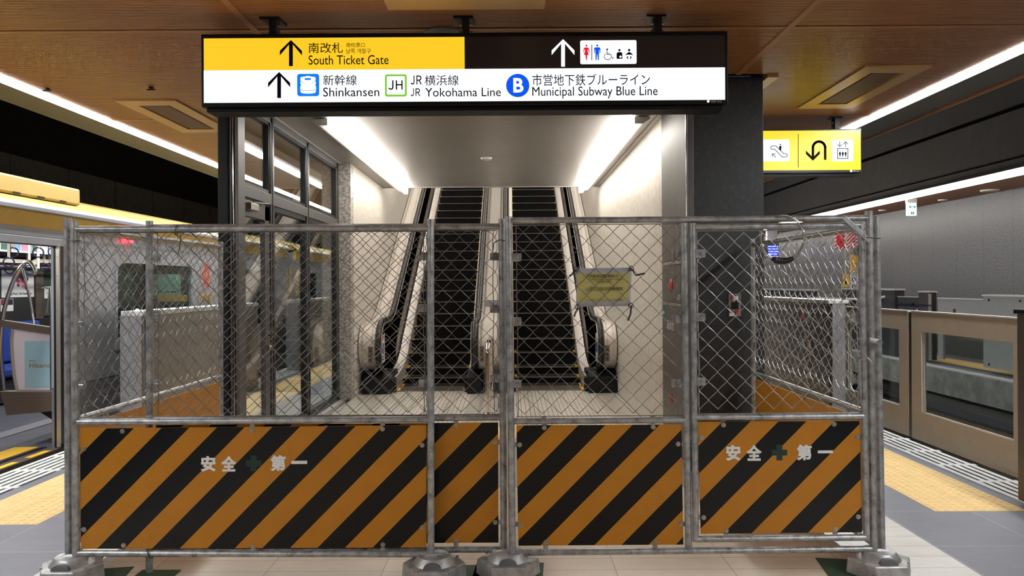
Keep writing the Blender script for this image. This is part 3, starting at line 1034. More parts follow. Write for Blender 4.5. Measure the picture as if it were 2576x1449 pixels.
hazard_board(root, [(392, 1069), (1253, 1063), (1254, 1365), (394, 1370)], Y2, (1213, 1063), 0.2836,
             [(1147, 1070, 0, 1), (1245, 1113, 1, 0), (1246, 1314, 1, 0), (1147, 1359, 0, -1), (820, 1075, 0, 1), (820, 1362, 0, -1), (402, 1120, -1, 0), (402, 1320, -1, 0)])
for y in (650, 790, 965):
    plate_bracket(P(381, y, Y2), (1, 0, 0), root)
for y in (645, 777, 952):
    plate_bracket(P(1258, y, Y2), (-1, 0, 0), root)
o = MB().box(P(342, 0, Y2).x, P(440, 0, Y2).x, 3.70, 3.985, 0.0, 0.005).build('rubber_mat', 'mat_green')
tag(o, 'small green mat under the lone pipe end of the rear panel', 'mat', 'green mats under the fence')

# panel that frames the gate
Y3 = YFN + 0.01
root = thing('guard_fence_panel', 'gate frame panel of the fence with a yellow notice tied to its mesh', 'fence', P(1730, 1400, Y3), 'guard fence panels')
dpost(MB(), 1279, 545, 1289, 1398, Y3).build('post', 'galv', root, smooth=True)
dpost(MB(), 2185, 531, 2198, 1398, Y3).build('post', 'galv', root, smooth=True)
rail(root, (1280, 555), (2186, 549), Y3)
rail(root, (1288, 1390), (2198, 1381), Y3)
rail(root, (1285, 1060), (1726, 1056), Y3)
MB().tube([P(1720, 562, Y3), P(1732, 1382, Y3)], PR, 14).build('post', 'galv', root, smooth=True)
mb = MB()
pz0, pz1 = P(1296, 1048, Y3), P(1296, 565, Y3)
nd = P(1474.6, 611.7, Y3)
hh = 0.0925 / 2
phx = (nd.x - P(1296, 800, Y3).x) % hh
phz = (nd.z - pz0.z) % hh
cols = round((nd.x - P(1296, 800, Y3).x - phx) / hh)
rows = round((nd.z - pz0.z - phz) / hh)
chain(mb, P(1298, 1048, Y3), P(1718, 1045, Y3), P(1294, 565, Y3), P(1710, 562, Y3), (0, -1, 0), phx=phx, phz=phz, a=0.0935)
selvage(mb, P(1298, 562, Y3), P(1304, 1048, Y3))
selvage(mb, P(1697, 562, Y3), P(1704, 1045, Y3))
selvage(mb, P(1294, 566, Y3), P(1710, 563, Y3))
selvage(mb, P(1298, 1048, Y3), P(1718, 1045, Y3))
mb.build('chain_link_mesh', 'wire_shaded', root, smooth=True)
hazard_board(root, [(1299, 1070), (1714, 1068), (1719, 1370), (1304, 1373)], Y3, (1319, 1070), 0.279,
             [(1369, 1076, 0, 1), (1643, 1074, 0, 1), (1307, 1119, -1, 0), (1706, 1117, 1, 0), (1310, 1320, -1, 0), (1712, 1319, 1, 0), (1373, 1364, 0, -1), (1648, 1362, 0, -1)])
for y in (648, 808, 965):
    plate_bracket(P(1286, y, Y3), (1, 0, 0), root)
for y in (642, 803, 965):
    plate_bracket(P(1716, y, Y3), (-1, 0, 0), root)

# the gate
Y4 = YFN
root = thing('fence_gate', 'mesh gate with striped board and white safety lettering beside the gold screen doors', 'gate', P(1960, 1350, Y4))
dpost(MB(), 1742, 562, 1750, 1362, Y4, RR).build('frame_post', 'galv', root, smooth=True)
dpost(MB(), 2165, 562, 2180, 1358, Y4, RR).build('frame_post', 'galv', root, smooth=True)
rail(root, (1742, 571), (2167, 567), Y4, 'frame_rail')
rail(root, (1747, 1050), (2175, 1047), Y4, 'frame_rail')
rail(root, (1750, 1356), (2182, 1352), Y4, 'frame_rail')
mb = MB()
chain(mb, P(1757, 1040, Y4), P(2166, 1037, Y4), P(1752, 581, Y4), P(2158, 577, Y4), (0, -1, 0), phx=0.005, phz=0.02, a=0.0955, r=0.0022)
selvage(mb, P(1753, 581, Y4), P(1760, 1040, Y4))
selvage(mb, P(2152, 577, Y4), P(2160, 1037, Y4))
selvage(mb, P(1752, 581, Y4), P(2158, 577, Y4))
selvage(mb, P(1757, 1041, Y4), P(2166, 1038, Y4))
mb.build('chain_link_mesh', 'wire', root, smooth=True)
hazard_board(root, [(1755, 1061), (2162, 1059), (2169, 1339), (1763, 1343)], Y4, (1818, 1060), 0.2885,
             [(1820, 1069, 0, 1), (2098, 1067, 0, 1), (1764, 1101, -1, 0), (2156, 1099, 1, 0), (1770, 1302, -1, 0), (2159, 1300, 1, 0), (1827, 1335, 0, -1), (2102, 1332, 0, -1)],
             [('安', (1825, 1119, 1863, 1159)), ('全', (1877, 1119, 1916, 1159)), ('+', (1941, 1119, 1980, 1158)), ('第', (2003, 1118, 2042, 1158)), ('一', (2056.5, 1133, 2095, 1140))])
for y in (638, 798, 960):
    plate_bracket(P(1748, y, Y4), (1, 0, 0), root)
for y in (632, 800, 955):
    plate_bracket(P(2170, y, Y4), (-1, 0, 0), root)
# drop bolt and latch
MB().tube([P(2162, 905, Y4 - 0.022), P(2165, 1010, Y4 - 0.022)], 0.006, 8).tube([P(2162, 905, Y4 - 0.022), P(2182, 900, Y4 - 0.03), P(2192, 912, Y4 - 0.03)], 0.005, 6).build('drop_bolt', 'galv', root, smooth=True)
MB().tube([P(2186, 855, Y4 - 0.03), P(2210, 860, Y4 - 0.036)], 0.013, 12).disc(P(2214, 861, Y4 - 0.05), 0.014, (0, 1, 0), 0.03, 14).build('latch', 'galv', root, smooth=True)
a, b = P(2124, 547, Y4 - 0.03), P(2190, 608, Y4 - 0.03)
d = (b - a).normalized()
nn = Vector((-d.z, 0, d.x))
MB().poly([a + nn * 0.012, a - nn * 0.012, b - nn * 0.012, b + nn * 0.012], (0, 0.005, 0)).build('diagonal_strap', 'galv', root, 0.002)


# side panels running back from the corners
def side_panel(xn, label, near, far, sgn, yn):
    """near / far: px of (post top, post bottom) at the near and far ends; the panel runs in depth"""
    yf = yn + 1.93
    root = thing('guard_fence_panel', label, 'fence', (xn, yn + 1, 0.05), 'guard fence panels')
    nt, nb = P(near[0], near[1], yn), P(near[2], near[3], yn)
    ft, fb = P(far[0], far[1], yf), Vector((P(far[2], far[3], yf).x, yf, 0.05))
    MB().tube([nt, nb], PR, 14).build('post', 'galv', root, smooth=True)
    MB().tube([ft, fb], PR, 14).build('post', 'galv', root, smooth=True)

    def q(t, z):       # along the panel at height z
        n = nb.lerp(nt, (z - nb.z) / (nt.z - nb.z))
        f = fb.lerp(ft, (z - fb.z) / (ft.z - fb.z))
        return n.lerp(f, t)
    zt, zm, zb = nt.z - 0.05, 0.80, 0.11
    for z in (zt, zm, zb):
        MB().tube([q(0, z), q(1, z)], RR, 12).build('rail', 'galv', root, smooth=True)
    mb = MB()
    nrm = (q(1, 1) - q(0, 1)).cross(Vector((0, 0, 1))).normalized()
    chain(mb, q(0.015, zm + 0.02), q(0.985, zm + 0.02), q(0.015, zt - 0.02), q(0.985, zt - 0.02), nrm, phx=0.01, phz=0.02)
    selvage(mb, q(0.02, zm), q(0.02, zt))
    selvage(mb, q(0.98, zm), q(0.98, zt))
    selvage(mb, q(0.01, zt - 0.022), q(0.99, zt - 0.022))
    mb.build('chain_link_mesh', 'wire' if sgn > 0 else 'wire_shaded', root, smooth=True)
    b0, b1, b2, b3 = q(0.02, zm - 0.04), q(0.98, zm - 0.04), q(0.98, zb + 0.03), q(0.02, zb + 0.03)
    m = stripe_mat('hazard_stripes', 0.1, 0.2836, ORANGE, BLACKP)
    mb = MB()
    mb.v = [tuple(p) for p in (b0, b1, b2, b3)] + [tuple(p + nrm * 0.004) for p in (b0, b1, b2, b3)]
    mb.face(0, 1, 2, 3)
    mb.face(4, 7, 6, 5)
    for k in range(4):
        mb.face(k, k + 4, (k + 1) % 4 + 4, (k + 1) % 4)
    bd = mb.build('board', 'orange', root)
    bd['label'] = 'plain orange back of the striped board'
    for t in (0.18, 0.5, 0.82):
        p = q(t, zm - 0.03)
        MB().box(p.x - 0.008, p.x + 0.008, p.y - 0.014, p.y + 0.014, p.z - 0.025, p.z + 0.02).build('clip', 'galv', bd)
    for t, s in ((0.0, 1), (1.0, -1)):
        for z in (1.02, 1.30, 1.62):
            p = q(t, z)
            MB().box(p.x - 0.004, p.x + 0.004, p.y + s * 0.018, p.y + s * 0.06, p.z - 0.02, p.z + 0.02).build('bracket', 'galv', root, 0.002)
    return root


side_panel(-2.32, 'side fence panel running back beside the train, plain orange board inside', (170, 548, 173, 1408), (555, 608, 556, 1200), -1, YFN + 0.045)
side_panel(1.93, 'side fence panel running back beside the gold screen doors, plain orange board inside', (2203, 543, 2218, 1398), (1893, 601, 1897, 1200), 1, YFN + 0.05)


# cast feet and green mats
def foot(px, Y, rot, label, hole=0, dx=0.0):
    c = P(px, 1420, Y)
    root = thing('weighted_fence_block', label, 'fence block', (c.x + dx, Y, 0), 'cast feet of the guard fence')
    mb = MB()
    x, y = c.x + dx, Y
    lo, hi = [], []
    R = 0.168
    for k in range(6):
        an = math.radians(60 * k + rot)
        lo.append((x + R * math.cos(an), y + R * math.sin(an)))
        hi.append((x + R * 0.95 * math.cos(an), y + R * 0.95 * math.sin(an)))
    mb.v = [(a, b, 0.005) for a, b in lo] + [(a, b, 0.082) for a, b in hi]
    mb.face(*reversed(range(6)))
    mb.face(*range(6, 12))
    for k in range(6):
        mb.face(k, (k + 1) % 6, 6 + (k + 1) % 6, 6 + k)
    mb.build('base_plate', 'cast', root, 0.005)
    MB().lathe((x, y, 0.081), [(0.108, 0), (0.104, 0.006), (0.083, 0.036), (0.079, 0.039), (0.066, 0.037), (0.03, 0.034)], 36).build('socket_cone', 'cast', root, smooth=True)
    MB().poly([(x - 0.075, y - 0.012, 0.114), (x + 0.075, y - 0.012, 0.114), (x + 0.02, y - 0.004, 0.126), (x - 0.02, y - 0.004, 0.126)], (0, 0.02, 0)).build('socket_ridge', 'cast', root, 0.003)
    arcp = [(x + 0.046 * math.cos(math.radians(t)), y - 0.113, 0.081 + 0.03 * math.sin(math.radians(t))) for t in range(0, 181, 15)]
    MB().poly(arcp, (0, 0.05, 0)).build('grip_notch', 'castdark', root)
    for an in (35, 145, 215, 325):
        MB().disc((x + 0.138 * math.cos(math.radians(an)), y + 0.138 * math.sin(math.radians(an)), 0.081), 0.008, (0, 0, 1), 0.006, 6).build('bolt', 'bolt', root)
    if hole:
        MB().lathe((x + hole, y, 0.113), [(0.022, 0), (0.022, 0.006)], 18).build('empty_socket', 'castdark', root)
    return root


foot(182, YFN, 0, 'cast metal fence foot at the corner beside the train')
foot(1092, YFN - 0.02, 0, 'worn cast metal foot under the end post of the long lettered panel', 0.035)
foot(1278, YFN + 0.03, 0, 'bright cast metal foot holding two posts at the middle of the fence')
foot(2210, YFN + 0.01, 0, 'cast metal fence foot at the corner beside the gold screen doors')
for (px, yo, w, d, rot, lab) in ((222, 0.0, 0.36, 0.26, 10, 'green mat under the corner foot beside the train'), (1115, 0.0, 0.36, 0.30, 0, 'green mat under the worn foot of the long panel'),
                             (1278, 0.02, 0.36, 0.34, -4, 'green mat under the bright centre foot'), (2180, 0.02, 0.40, 0.36, -8, 'green mat under the corner foot beside the gold screen doors')):
    c = P(px, 1420, YFN)
    ca, sa = math.cos(math.radians(rot)), math.sin(math.radians(rot))
    pts = [(c.x + ca * a - sa * b, YFN + yo + sa * a + ca * b, 0.0005) for a, b in ((-w / 2, -d / 2), (w / 2, -d / 2), (w / 2, d / 2), (-w / 2, d / 2))]
    tag(MB().poly(pts, (0, 0, 0.003)).build('rubber_mat', 'mat_green'), lab, 'mat', 'green mats under the fence')

# laminated notice seen from behind, tied to the mesh
Yn = Y3 + 0.008
n0, n1, n2, n3 = P(1449, 675, Yn), P(1589, 673, Yn), P(1586, 770, Yn), P(1450, 772, Yn)
root = thing('notice_sheet', 'yellow laminated notice tied to the fence mesh, its writing seen reversed', 'notice', n3)
mb = MB()
N = 12
for j in range(5):
    for i in range(N + 1):
        a = n0.lerp(n1, i / N).lerp(n3.lerp(n2, i / N), j / 4)
        mb.v.append((a.x, a.y + 0.004 * math.sin(i / N * math.pi * 1.5) + 0.002 * j, a.z))
for j in range(4):
    for i in range(N):
        k = j * (N + 1) + i
        mb.face(k, k + N + 1, k + N + 2, k + 1)
sheet = mb.build('laminate', 'laminate', root, smooth=True)
sd = sheet.modifiers.new('thickness', 'SOLIDIFY')
sd.thickness = 0.0008
mb = MB()
for j in range(5):
    for i in range(N + 1):
        s, t = 0.02 + 0.945 * i / N, 0.13 + 0.74 * j / 4
        a = n0.lerp(n1, s).lerp(n3.lerp(n2, s), t)
        mb.v.append((a.x, a.y + 0.004 * math.sin(s * math.pi * 1.5) + 0.002 * t * 4 - 0.0012, a.z))
for j in range(4):
    for i in range(N):
        k = j * (N + 1) + i
        mb.face(k, k + N + 1, k + N + 2, k + 1)
ys = mb.build('yellow_sheet', 'notice_yellow', root, smooth=True)


def back_text(body, x0, y0, x1, y1):
    a, b = P(x0, y0, Yn), P(x1, y1, Yn)
    o = letters(body, (a + b) / 2 + Vector((0, -0.001, 0)), (1, 0, 0), b.x - a.x, a.z - b.z, 'ink_olive', root, 'reversed_lettering', 0.0006)
    cxx = (a.x + b.x) / 2 - root.location.x
    for v in o.data.vertices:                # printed on the other side: seen mirrored
        v.co.x = 2 * cxx - v.co.x
    o.data.flip_normals()


back_text('この先訓練運転実施中！！', 1468, 690, 1574, 698.5)
back_text('9時00分～18時00分 4月21日18時まで', 1479, 701, 1566, 705)
back_text('一般の方は通れません', 1497, 706.5, 1540, 711)
back_text('訓練運転中通行は禁止', 1473, 722, 1567, 731)
back_text('ご迷惑をおかけしますがご協力をお願いします', 1470, 752, 1568, 757)
for k, (px, py, ends) in enumerate(((1449, 678, [(1432, 693)]), (1588, 675, [(1598, 692), (1621, 687)]), (1452, 772, [(1444, 796)]), (1587, 768, [(1585, 790), (1578, 806)]))):
    mb = MB()
    c = P(px, py, Yn - 0.012)
    mb.tube([c + Vector((0.012 * math.cos(t), 0.01 * math.sin(2 * t), 0.012 * math.sin(t))) for t in [i * math.pi / 5 for i in range(10)]], 0.0022, 6, True)
    path = [c]
    for e in ends:
        q = P(e[0], e[1], Yn - 0.02)
        for s in (0.33, 0.66, 1):
            path.append(path[0].lerp(q, s) + Vector((random.uniform(-.004, .004), 0, random.uniform(-.004, .004))) if len(ends) == 1 else path[-1].lerp(q, s))
    mb.tube(path, 0.0026, 6)
    mb.tube([p + Vector((0.004, -0.003, -0.003)) for p in path], 0.002, 6)
    mb.build('wire_tie', 'cable', root)

# cable lock hanging over the top rail
root = thing('cable_lock', 'clear cable lock ring with black number dials looped over the gate rail', 'lock', P(1968, 600, Y3 - 0.03))
ring = []
for k in range(48):
    an = 2 * math.pi * k / 48
    q = P(1968 + 54 * math.sin(an), 599 - 58 * math.cos(an), YFN - 0.03)
    dg_ = math.degrees(an)
    q.y += 0.075 * max(0.0, min(1.0, (dg_ - 285) / 15.0, (362 - dg_) / 14.0))     # behind the rails on one side
    ring.append(q)
MB().tube(ring, 0.0075, 10, True).build('clear_sleeve', 'plastic_clear', root, smooth=True)
MB().tube(ring, 0.0032, 8, True).build('steel_cable', 'white_metal', root, smooth=True)
MB().tube(ring[20:29], [0.010, 0.013, 0.015, 0.0155, 0.0155, 0.0155, 0.015, 0.013, 0.010], 12).build('lock_body', 'blk_metal', root, smooth=True)
dm = MB()
for k in range(23, 27):
    a, b = ring[k], ring[k + 1]
    m_ = (a + b) / 2
    dm.disc(a.lerp(b, 0.12), 0.0175, (b - a), (b - a).length * 0.7, 14)
dm.build('number_dials', 'rubber', root)

# cable ties and loose wires on the fence
tie = MB().tube([P(164, 602, YFN + 0.02), P(172, 604, YFN - 0.005), P(190, 606, YFN - 0.03), P(200, 606, YFN - 0.02), P(198, 603, YFN + 0.06), P(172, 602, YFN + 0.075), P(164, 602, YFN + 0.02)], 0.0022, 6)
tag(tie.build('cable_tie', 'green_cable'), 'dark green wire tying the corner posts together beside the train', 'cable tie', 'wires tying fence posts together')
tie = MB().tube([P(440, 590, YFN - 0.022), P(441, 572, YFN - 0.024), P(446, 567, YFN), P(452, 568, YFN + 0.05), P(448, 586, YFN + 0.04), P(440, 590, YFN - 0.022), P(455, 592, YFN - 0.02), P(452, 625, YFN - 0.015), P(447, 640, YFN - 0.015)], 0.0022, 6)
tag(tie.build('cable_tie', 'green_cable'), 'green wire looped over the top rail of the long panel', 'cable tie', 'wires tying fence posts together')
tie = MB().tube([P(1240, 630, Y2 - 0.03), P(1242, 612, Y2 - 0.035), P(1256, 603, Y2 - 0.04), P(1280, 607, Y2 - 0.06), P(1290, 608, Y2 - 0.05), P(1286, 602, Y2 + 0.03), P(1260, 602, Y2 + 0.03), P(1246, 608, Y2 - 0.02)], 0.0025, 6)
tag(tie.build('cable_tie', 'cable'), 'black wire joining the two posts at the middle of the fence', 'cable tie', 'wires tying fence posts together')
tie = MB().tube([P(2180, 597, YFN - 0.03), P(2214, 599, YFN - 0.02), P(2216, 598, YFN + 0.08), P(2182, 596, YFN + 0.05), P(2180, 597, YFN - 0.03)], 0.003, 6)
tag(tie.build('cable_tie', 'cable'), 'black cable tie around the gate post and the corner post', 'cable tie', 'wires tying fence posts together')
tie = MB().tube([P(370, 1384, YFN - 0.02), P(374, 1400, YFN - 0.02), P(384, 1404, YFN + 0.05), P(388, 1390, YFN + 0.115), P(376, 1380, YFN + 0.10), P(370, 1384, YFN - 0.02)], 0.0025, 6)
tag(tie.build('cable_tie', 'cable'), 'black wire tying the bottom rail to the lone pipe end', 'cable tie', 'wires tying fence posts together')

# ---------------------------------------------------------------- hanging signs
def sign_tools(Y, root):
    def px_poly(pts, mat, name, layer=1, depth=0.002, parent=None):
        q = [P(x, y, Y) + Vector((0, -0.002 - 0.0015 * layer, 0)) for x, y in pts]
        return MB().poly(q, (0, depth, 0)).build(name, mat, parent or root)

    def px_rect(x0, y0, x1, y1, mat, name, layer=1, r=0.0, parent=None):
        a, b = P(x0, y0, Y), P(x1, y1, Y)
        yy = Y - 0.002 - 0.0015 * layer
        pts = [(x, yy, z) for x, z in (rrect(a.x, b.z, b.x, a.z, r) if r else ((b.x, a.z), (a.x, a.z), (a.x, b.z), (b.x, b.z)))]
        return MB().poly(pts, (0, 0.002, 0)).build(name, mat, parent or root)

    def px_text(body, x0, y0, x1, y1, mat, layer=2, bold=0.0, parent=None, space=1.0):
        a, b = P(x0, y0, Y), P(x1, y1, Y)
        c = (a + b) / 2
        c.y = Y - 0.002 - 0.0015 * layer
        return letters(body, c, (1, 0, 0), b.x - a.x, a.z - b.z, mat, parent or root, 'lettering', 0.001, bold, space=space)

    def shapes(mat, name, layer, polys, parent=None, s=1.0, o=(0, 0)):
        mb = MB()
        for pts in polys:
            q = [P(o[0] + x * s, o[1] + y * s, Y) + Vector((0, -0.002 - 0.0015 * layer, 0)) for x, y in pts]
            mb.poly(q, (0, 0.0015, 0))
        return mb.build(name, mat, parent or root)
    return px_poly, px_rect, px_text, shapes


def circ(x, y, r, n=20):
    return arc(x, y, r, 0, 360 - 360 / n, n - 1)


def thick(pts, w, closed=False):
    """outline strokes of a polyline as small quads, in picture units"""
    out = []
    m = len(pts)
    for i in range(m if closed else m - 1):
        (x0, y0), (x1, y1) = pts[i], pts[(i + 1) % m]
        L = math.hypot(x1 - x0, y1 - y0) or 1
        dx, dy = (x1 - x0) / L * w / 2, (y1 - y0) / L * w / 2
        out.append([(x0 - dx * 0.6 - dy, y0 - dy * 0.6 + dx), (x1 + dx * 0.6 - dy, y1 + dy * 0.6 + dx), (x1 + dx * 0.6 + dy, y1 + dy * 0.6 - dx), (x0 - dx * 0.6 + dy, y0 - dy * 0.6 - dx)])
    return out


def up_arrow(x0, y0, x1, y1):
    w, h = x1 - x0, y1 - y0
    c = (x0 + x1) / 2
    t = w * 0.075 + 0.5
    k = h * 0.17
    return [(c, y0), (x1, y0 + w / 2 * 0.98), (x1, y0 + w / 2 * 0.98 + k), (c + t, y0 + w * 0.18 + 1), (c + t, y1), (c - t, y1), (c - t, y0 + w * 0.18 + 1), (x0, y0 + w / 2 * 0.98 + k), (x0, y0 + w / 2 * 0.98)]


def hanger(px, Y, zt, root):
    x = P(px, 60, Y).x
    MB().box(x - 0.022, x + 0.022, Y + 0.05, Y + 0.13, zt - 0.02, ZC - 0.012).build('hanger_post', 'blk_metal', root)
    MB().poly([(x - 0.075, Y + 0.03, ZC), (x + 0.045, Y + 0.03, ZC), (x + 0.055, Y + 0.17, ZC), (x - 0.045, Y + 0.17, ZC)], (0, 0, -0.014)).build('hanger_plate', 'blk_metal', root)
    for z in (zt + 0.03, zt + 0.075):
        for sx in (-1, 1):
            MB().disc((x + sx * 0.02, Y + 0.09, z), 0.010, (sx, 0, 0), 0.022, 8).build('hanger_bolt', 'bolt', root)


YS = 4.6
a, b = P(505, 86, YS), P(1832, 261, YS)
root = thing('direction_sign', 'wide lit direction sign in yellow, black and white hanging above the hall entrance', 'sign', ((a.x + b.x) / 2, YS, b.z))
sx0, sx1, sz0, sz1 = a.x, b.x, b.z, a.z
MB().box(sx0, sx1, YS, YS + 0.20, sz0, sz1).build('housing', 'deep_black', root, 0.006)
MB().box(sx0 + 0.02, sx1 - 0.02, YS + 0.03, YS + 0.18, sz0 - 0.025, sz0).build('lower_rail', 'deep_black', root, 0.004)
px_poly, px_rect, px_text, shapes = sign_tools(YS, root)
yel = px_rect(512.6, 97, 1169, 173.6, 'sign_yellow', 'yellow_panel', 0)
dar = px_rect(1169, 93, 1824, 169.6, 'sign_dark', 'dark_panel', 0)
whi = px_rect(512.6, 177.6, 1824, 251, 'sign_white', 'white_panel', 0)
px_poly(up_arrow(704.5, 101.3, 760, 166.8), 'ink_black', 'arrow', 2, parent=yel)
px_text('南改札', 776.7, 108.4, 863, 134, 'ink_black', parent=yel)
px_text('南检票口', 871.3, 108.4, 918, 119.2, 'ink_olive', parent=yel)
px_text('남쪽 개찰구', 871.3, 123, 933.3, 135, 'ink_olive', parent=yel)
px_text('South Ticket Gate', 776.7, 140.2, 977.8, 162.2, 'ink_black', parent=yel)
px_poly(up_arrow(675, 181.7, 730.3, 247), 'ink', 'arrow', 2, parent=whi)
px_rect(747.7, 186.4, 803.4, 242.2, 'sign_blue', 'train_symbol', 1, 0.016, parent=whi)
o = (730, 170)
s = 310 / 2576
shapes('sign_white', 'train_symbol', 3, [[(220, 215), (240, 200), (310, 195), (340, 185), (375, 180), (410, 185), (445, 195), (510, 200), (535, 215), (535, 250), (530, 290), (540, 300), (538, 355), (525, 365), (545, 410), (545, 460), (540, 510), (520, 535), (470, 546), (380, 550), (290, 546), (240, 535), (222, 510), (215, 460), (216, 410), (235, 365), (222, 355), (220, 300), (225, 290), (218, 250)]], whi, s, o)
shapes('sign_blue', 'train_symbol', 4, [[(308, 265), (320, 215), (330, 230), (375, 225), (420, 230), (430, 215), (443, 265)], [(215, 470), (380, 486), (545, 470), (545, 478), (380, 494), (215, 478)], [(225, 285), (325, 352), (322, 356), (222, 292)], [(535, 285), (438, 352), (441, 356), (538, 292)]], whi, s, o)
px_text('新幹線', 813.2, 189, 898, 214.9, 'ink', parent=whi)
px_text('Shinkansen', 813.2, 220.9, 954.5, 242.6, 'ink', parent=whi)
px_rect(968.6, 187.7, 1023.5, 242.9, 'sign_green', 'line_symbol', 1, 0.012, parent=whi)
px_rect(973.4, 192.4, 1018.8, 238.2, 'sign_white', 'line_symbol', 2, 0.004, parent=whi)
px_text('Ｊ', 977, 203, 990.5, 226.8, 'ink', 4, 0.012, parent=whi)
px_text('Ｈ', 996, 203, 1013.4, 226.3, 'ink', 4, 0.012, parent=whi)
px_text('Ｊ', 1033.3, 190.5, 1043, 213.5, 'ink', 2, 0.012, parent=whi)
px_text('Ｒ', 1047.5, 190.5, 1061.5, 213.1, 'ink', 2, 0.012, parent=whi)
px_text('横浜線', 1068.3, 189.9, 1154, 215.4, 'ink', parent=whi)
px_text('Ｊ', 1033.3, 222.8, 1041.5, 242.6, 'ink', 2, 0.012, parent=whi)
px_text('Ｒ', 1045.5, 222.8, 1057.5, 242.2, 'ink', 2, 0.012, parent=whi)
px_text('Yokohama Line', 1069.7, 222, 1260, 242.6, 'ink', parent=whi)
px_poly(circ(1302.4, 215.4, 29.2, 40), 'sign_royal', 'line_symbol', 1, parent=whi)
px_text('B', 1291, 197, 1317, 233.5, 'sign_white', 3, 0.03, parent=whi)
px_text('市営地下鉄ブルーライン', 1338.8, 187.3, 1634.6, 214.9, 'ink', parent=whi)
px_text('Municipal Subway Blue Line', 1338.8, 219, 1653.9, 247.4, 'ink', parent=whi)
px_poly(up_arrow(1387.6, 99, 1445, 168), 'sign_white', 'arrow', 1, parent=dar)
px_rect(1459.3, 102.2, 1601.2, 161, 'sign_white', 'toilet_symbol_plate', 1, 0.01, parent=dar)
o = (1380, 80)
s = 260 / 2576
shapes('sign_red', 'toilet_symbol', 3, [circ(940, 353, 24), [(870, 430), (890, 405), (915, 397), (965, 397), (990, 405), (1005, 430), (1018, 525), (1003, 528), (980, 445), (972, 445), (968, 480), (1000, 585), (963, 585), (948, 718), (930, 718), (915, 585), (878, 585), (908, 480), (904, 445), (896, 445), (876, 528), (862, 525)]], dar, s, o)
shapes('sign_royal', 'toilet_symbol', 3, [circ(1210, 350, 24), [(1130, 430), (1150, 402), (1175, 394), (1250, 394), (1275, 402), (1290, 430), (1287, 540), (1268, 542), (1264, 450), (1254, 450), (1252, 715), (1226, 715), (1213, 560), (1207, 560), (1193, 715), (1168, 715), (1164, 450), (1155, 450), (1150, 542), (1134, 540)]], dar, s, o)
wc = thick(arc(1467, 622, 84, 235, 20, 22), 13)
shapes('ink', 'divider_line', 3, [[(1064, 328), (1082, 328), (1082, 718), (1064, 718)]], dar, s, o)
shapes('ink', 'wheelchair_symbol', 3, [circ(1457, 445, 21)] + wc + thick([(1448, 465), (1455, 575), (1545, 575), (1585, 668), (1622, 655)], 15) + thick([(1455, 540), (1520, 540)], 12), dar, s, o)
shapes('ink', 'ostomate_symbol', 3, [circ(1763, 465, 28), [(1692, 550), (1705, 525), (1735, 515), (1795, 515), (1822, 525), (1834, 550), (1834, 680), (1692, 680)]], dar, s, o)
shapes('ink', 'baby_symbol', 3, [circ(2004, 465, 30), [(1915, 578), (1965, 528), (1985, 517), (2025, 517), (2045, 528), (2095, 578), (2082, 595), (2045, 568), (2040, 578), (1970, 578), (1964, 568), (1927, 595)], [(1940, 645), (1965, 613), (1985, 630), (1968, 650), (1988, 675), (1975, 692)], [(2068, 645), (2043, 613), (2023, 630), (2040, 650), (2020, 675), (2033, 692)]], dar, s, o)
shapes('sign_white', 'toilet_symbol', 4, [[(1787, 595), (1822, 630), (1787, 665), (1752, 630)]], dar, s, o)
px_rect(1778.5, 252.8, 1784, 257.5, 'exit_white', 'maker_mark', 1)
px_text('照明器具・防火用', 1788, 253.3, 1814, 258.8, 'laminate', 1)
for px in (679, 1170, 1660):
    hanger(px, YS, sz1, root)

# yellow sign behind the pillar
Y5 = 7.47
a, b = P(1760, 326, Y5), P(2168, 435, Y5)
root = thing('direction_sign', 'yellow lit sign with escalator and lift symbols hanging behind the dark pillar', 'sign', ((a.x + b.x) / 2, Y5, b.z))
tx0, tx1, tz0, tz1 = 2.045, b.x, b.z, a.z
MB().box(tx0, tx1, Y5, Y5 + 0.20, tz0, tz1).build('housing', 'blk', root, 0.006)
MB().box(tx0, tx1 - 0.02, Y5 + 0.03, Y5 + 0.18, tz0 - 0.02, tz0).build('lower_rail', 'blk_metal', root)
px_poly, px_rect, px_text, shapes = sign_tools(Y5, root)
xl = CX + (tx0 + 0.006) * F / Y5 - 3
yel = px_rect(xl, 330, 2165.3, 427.4, 'sign_yellow2', 'yellow_panel', 0)
o = (1920, 310)
s = 270 / 2576
shapes('ink_olive', 'divider_line', 2, [[(830, 257), (844, 257), (844, 1058), (830, 1058)]], yel, s, o)
ua = [(1450, 860), (1450, 600)] + arc(1335, 600, 120, 0, -180, 14)[1:] + [(1215, 780)]
shapes('ink_black', 'turn_arrow', 2, thick([(1482, 862)] + arc(1335, 590, 147, 0, -180, 22) + [(1188, 800)], 58) + [[(1188, 900), (1022, 740), (1022, 660), (1188, 822), (1352, 660), (1352, 740)]], yel, s, o)
p1 = px_rect(xl + 1, 352, 1986, 406, 'sign_white', 'escalator_symbol_plate', 1, 0.01, parent=yel)
p2 = px_rect(2092.7, 351.7, 2146.4, 405.6, 'sign_white', 'lift_symbol_plate', 1, 0.01, parent=yel)
shapes('ink', 'escalator_symbol', 3, thick([(300, 548), (485, 732), (530, 732)] + arc(530, 772, 40, -90, 90, 8) + [(450, 812), (270, 628), (215, 628)] + arc(215, 588, 40, 90, 270, 8)[1:], 14, True)
       + [circ(405, 513, 16), [(378, 560), (395, 546), (420, 546), (434, 560), (418, 668), (378, 628)]] + thick([(300, 820), (215, 740)], 14) + thick([(295, 735), (212, 738), (215, 812)], 12), yel, s, o)
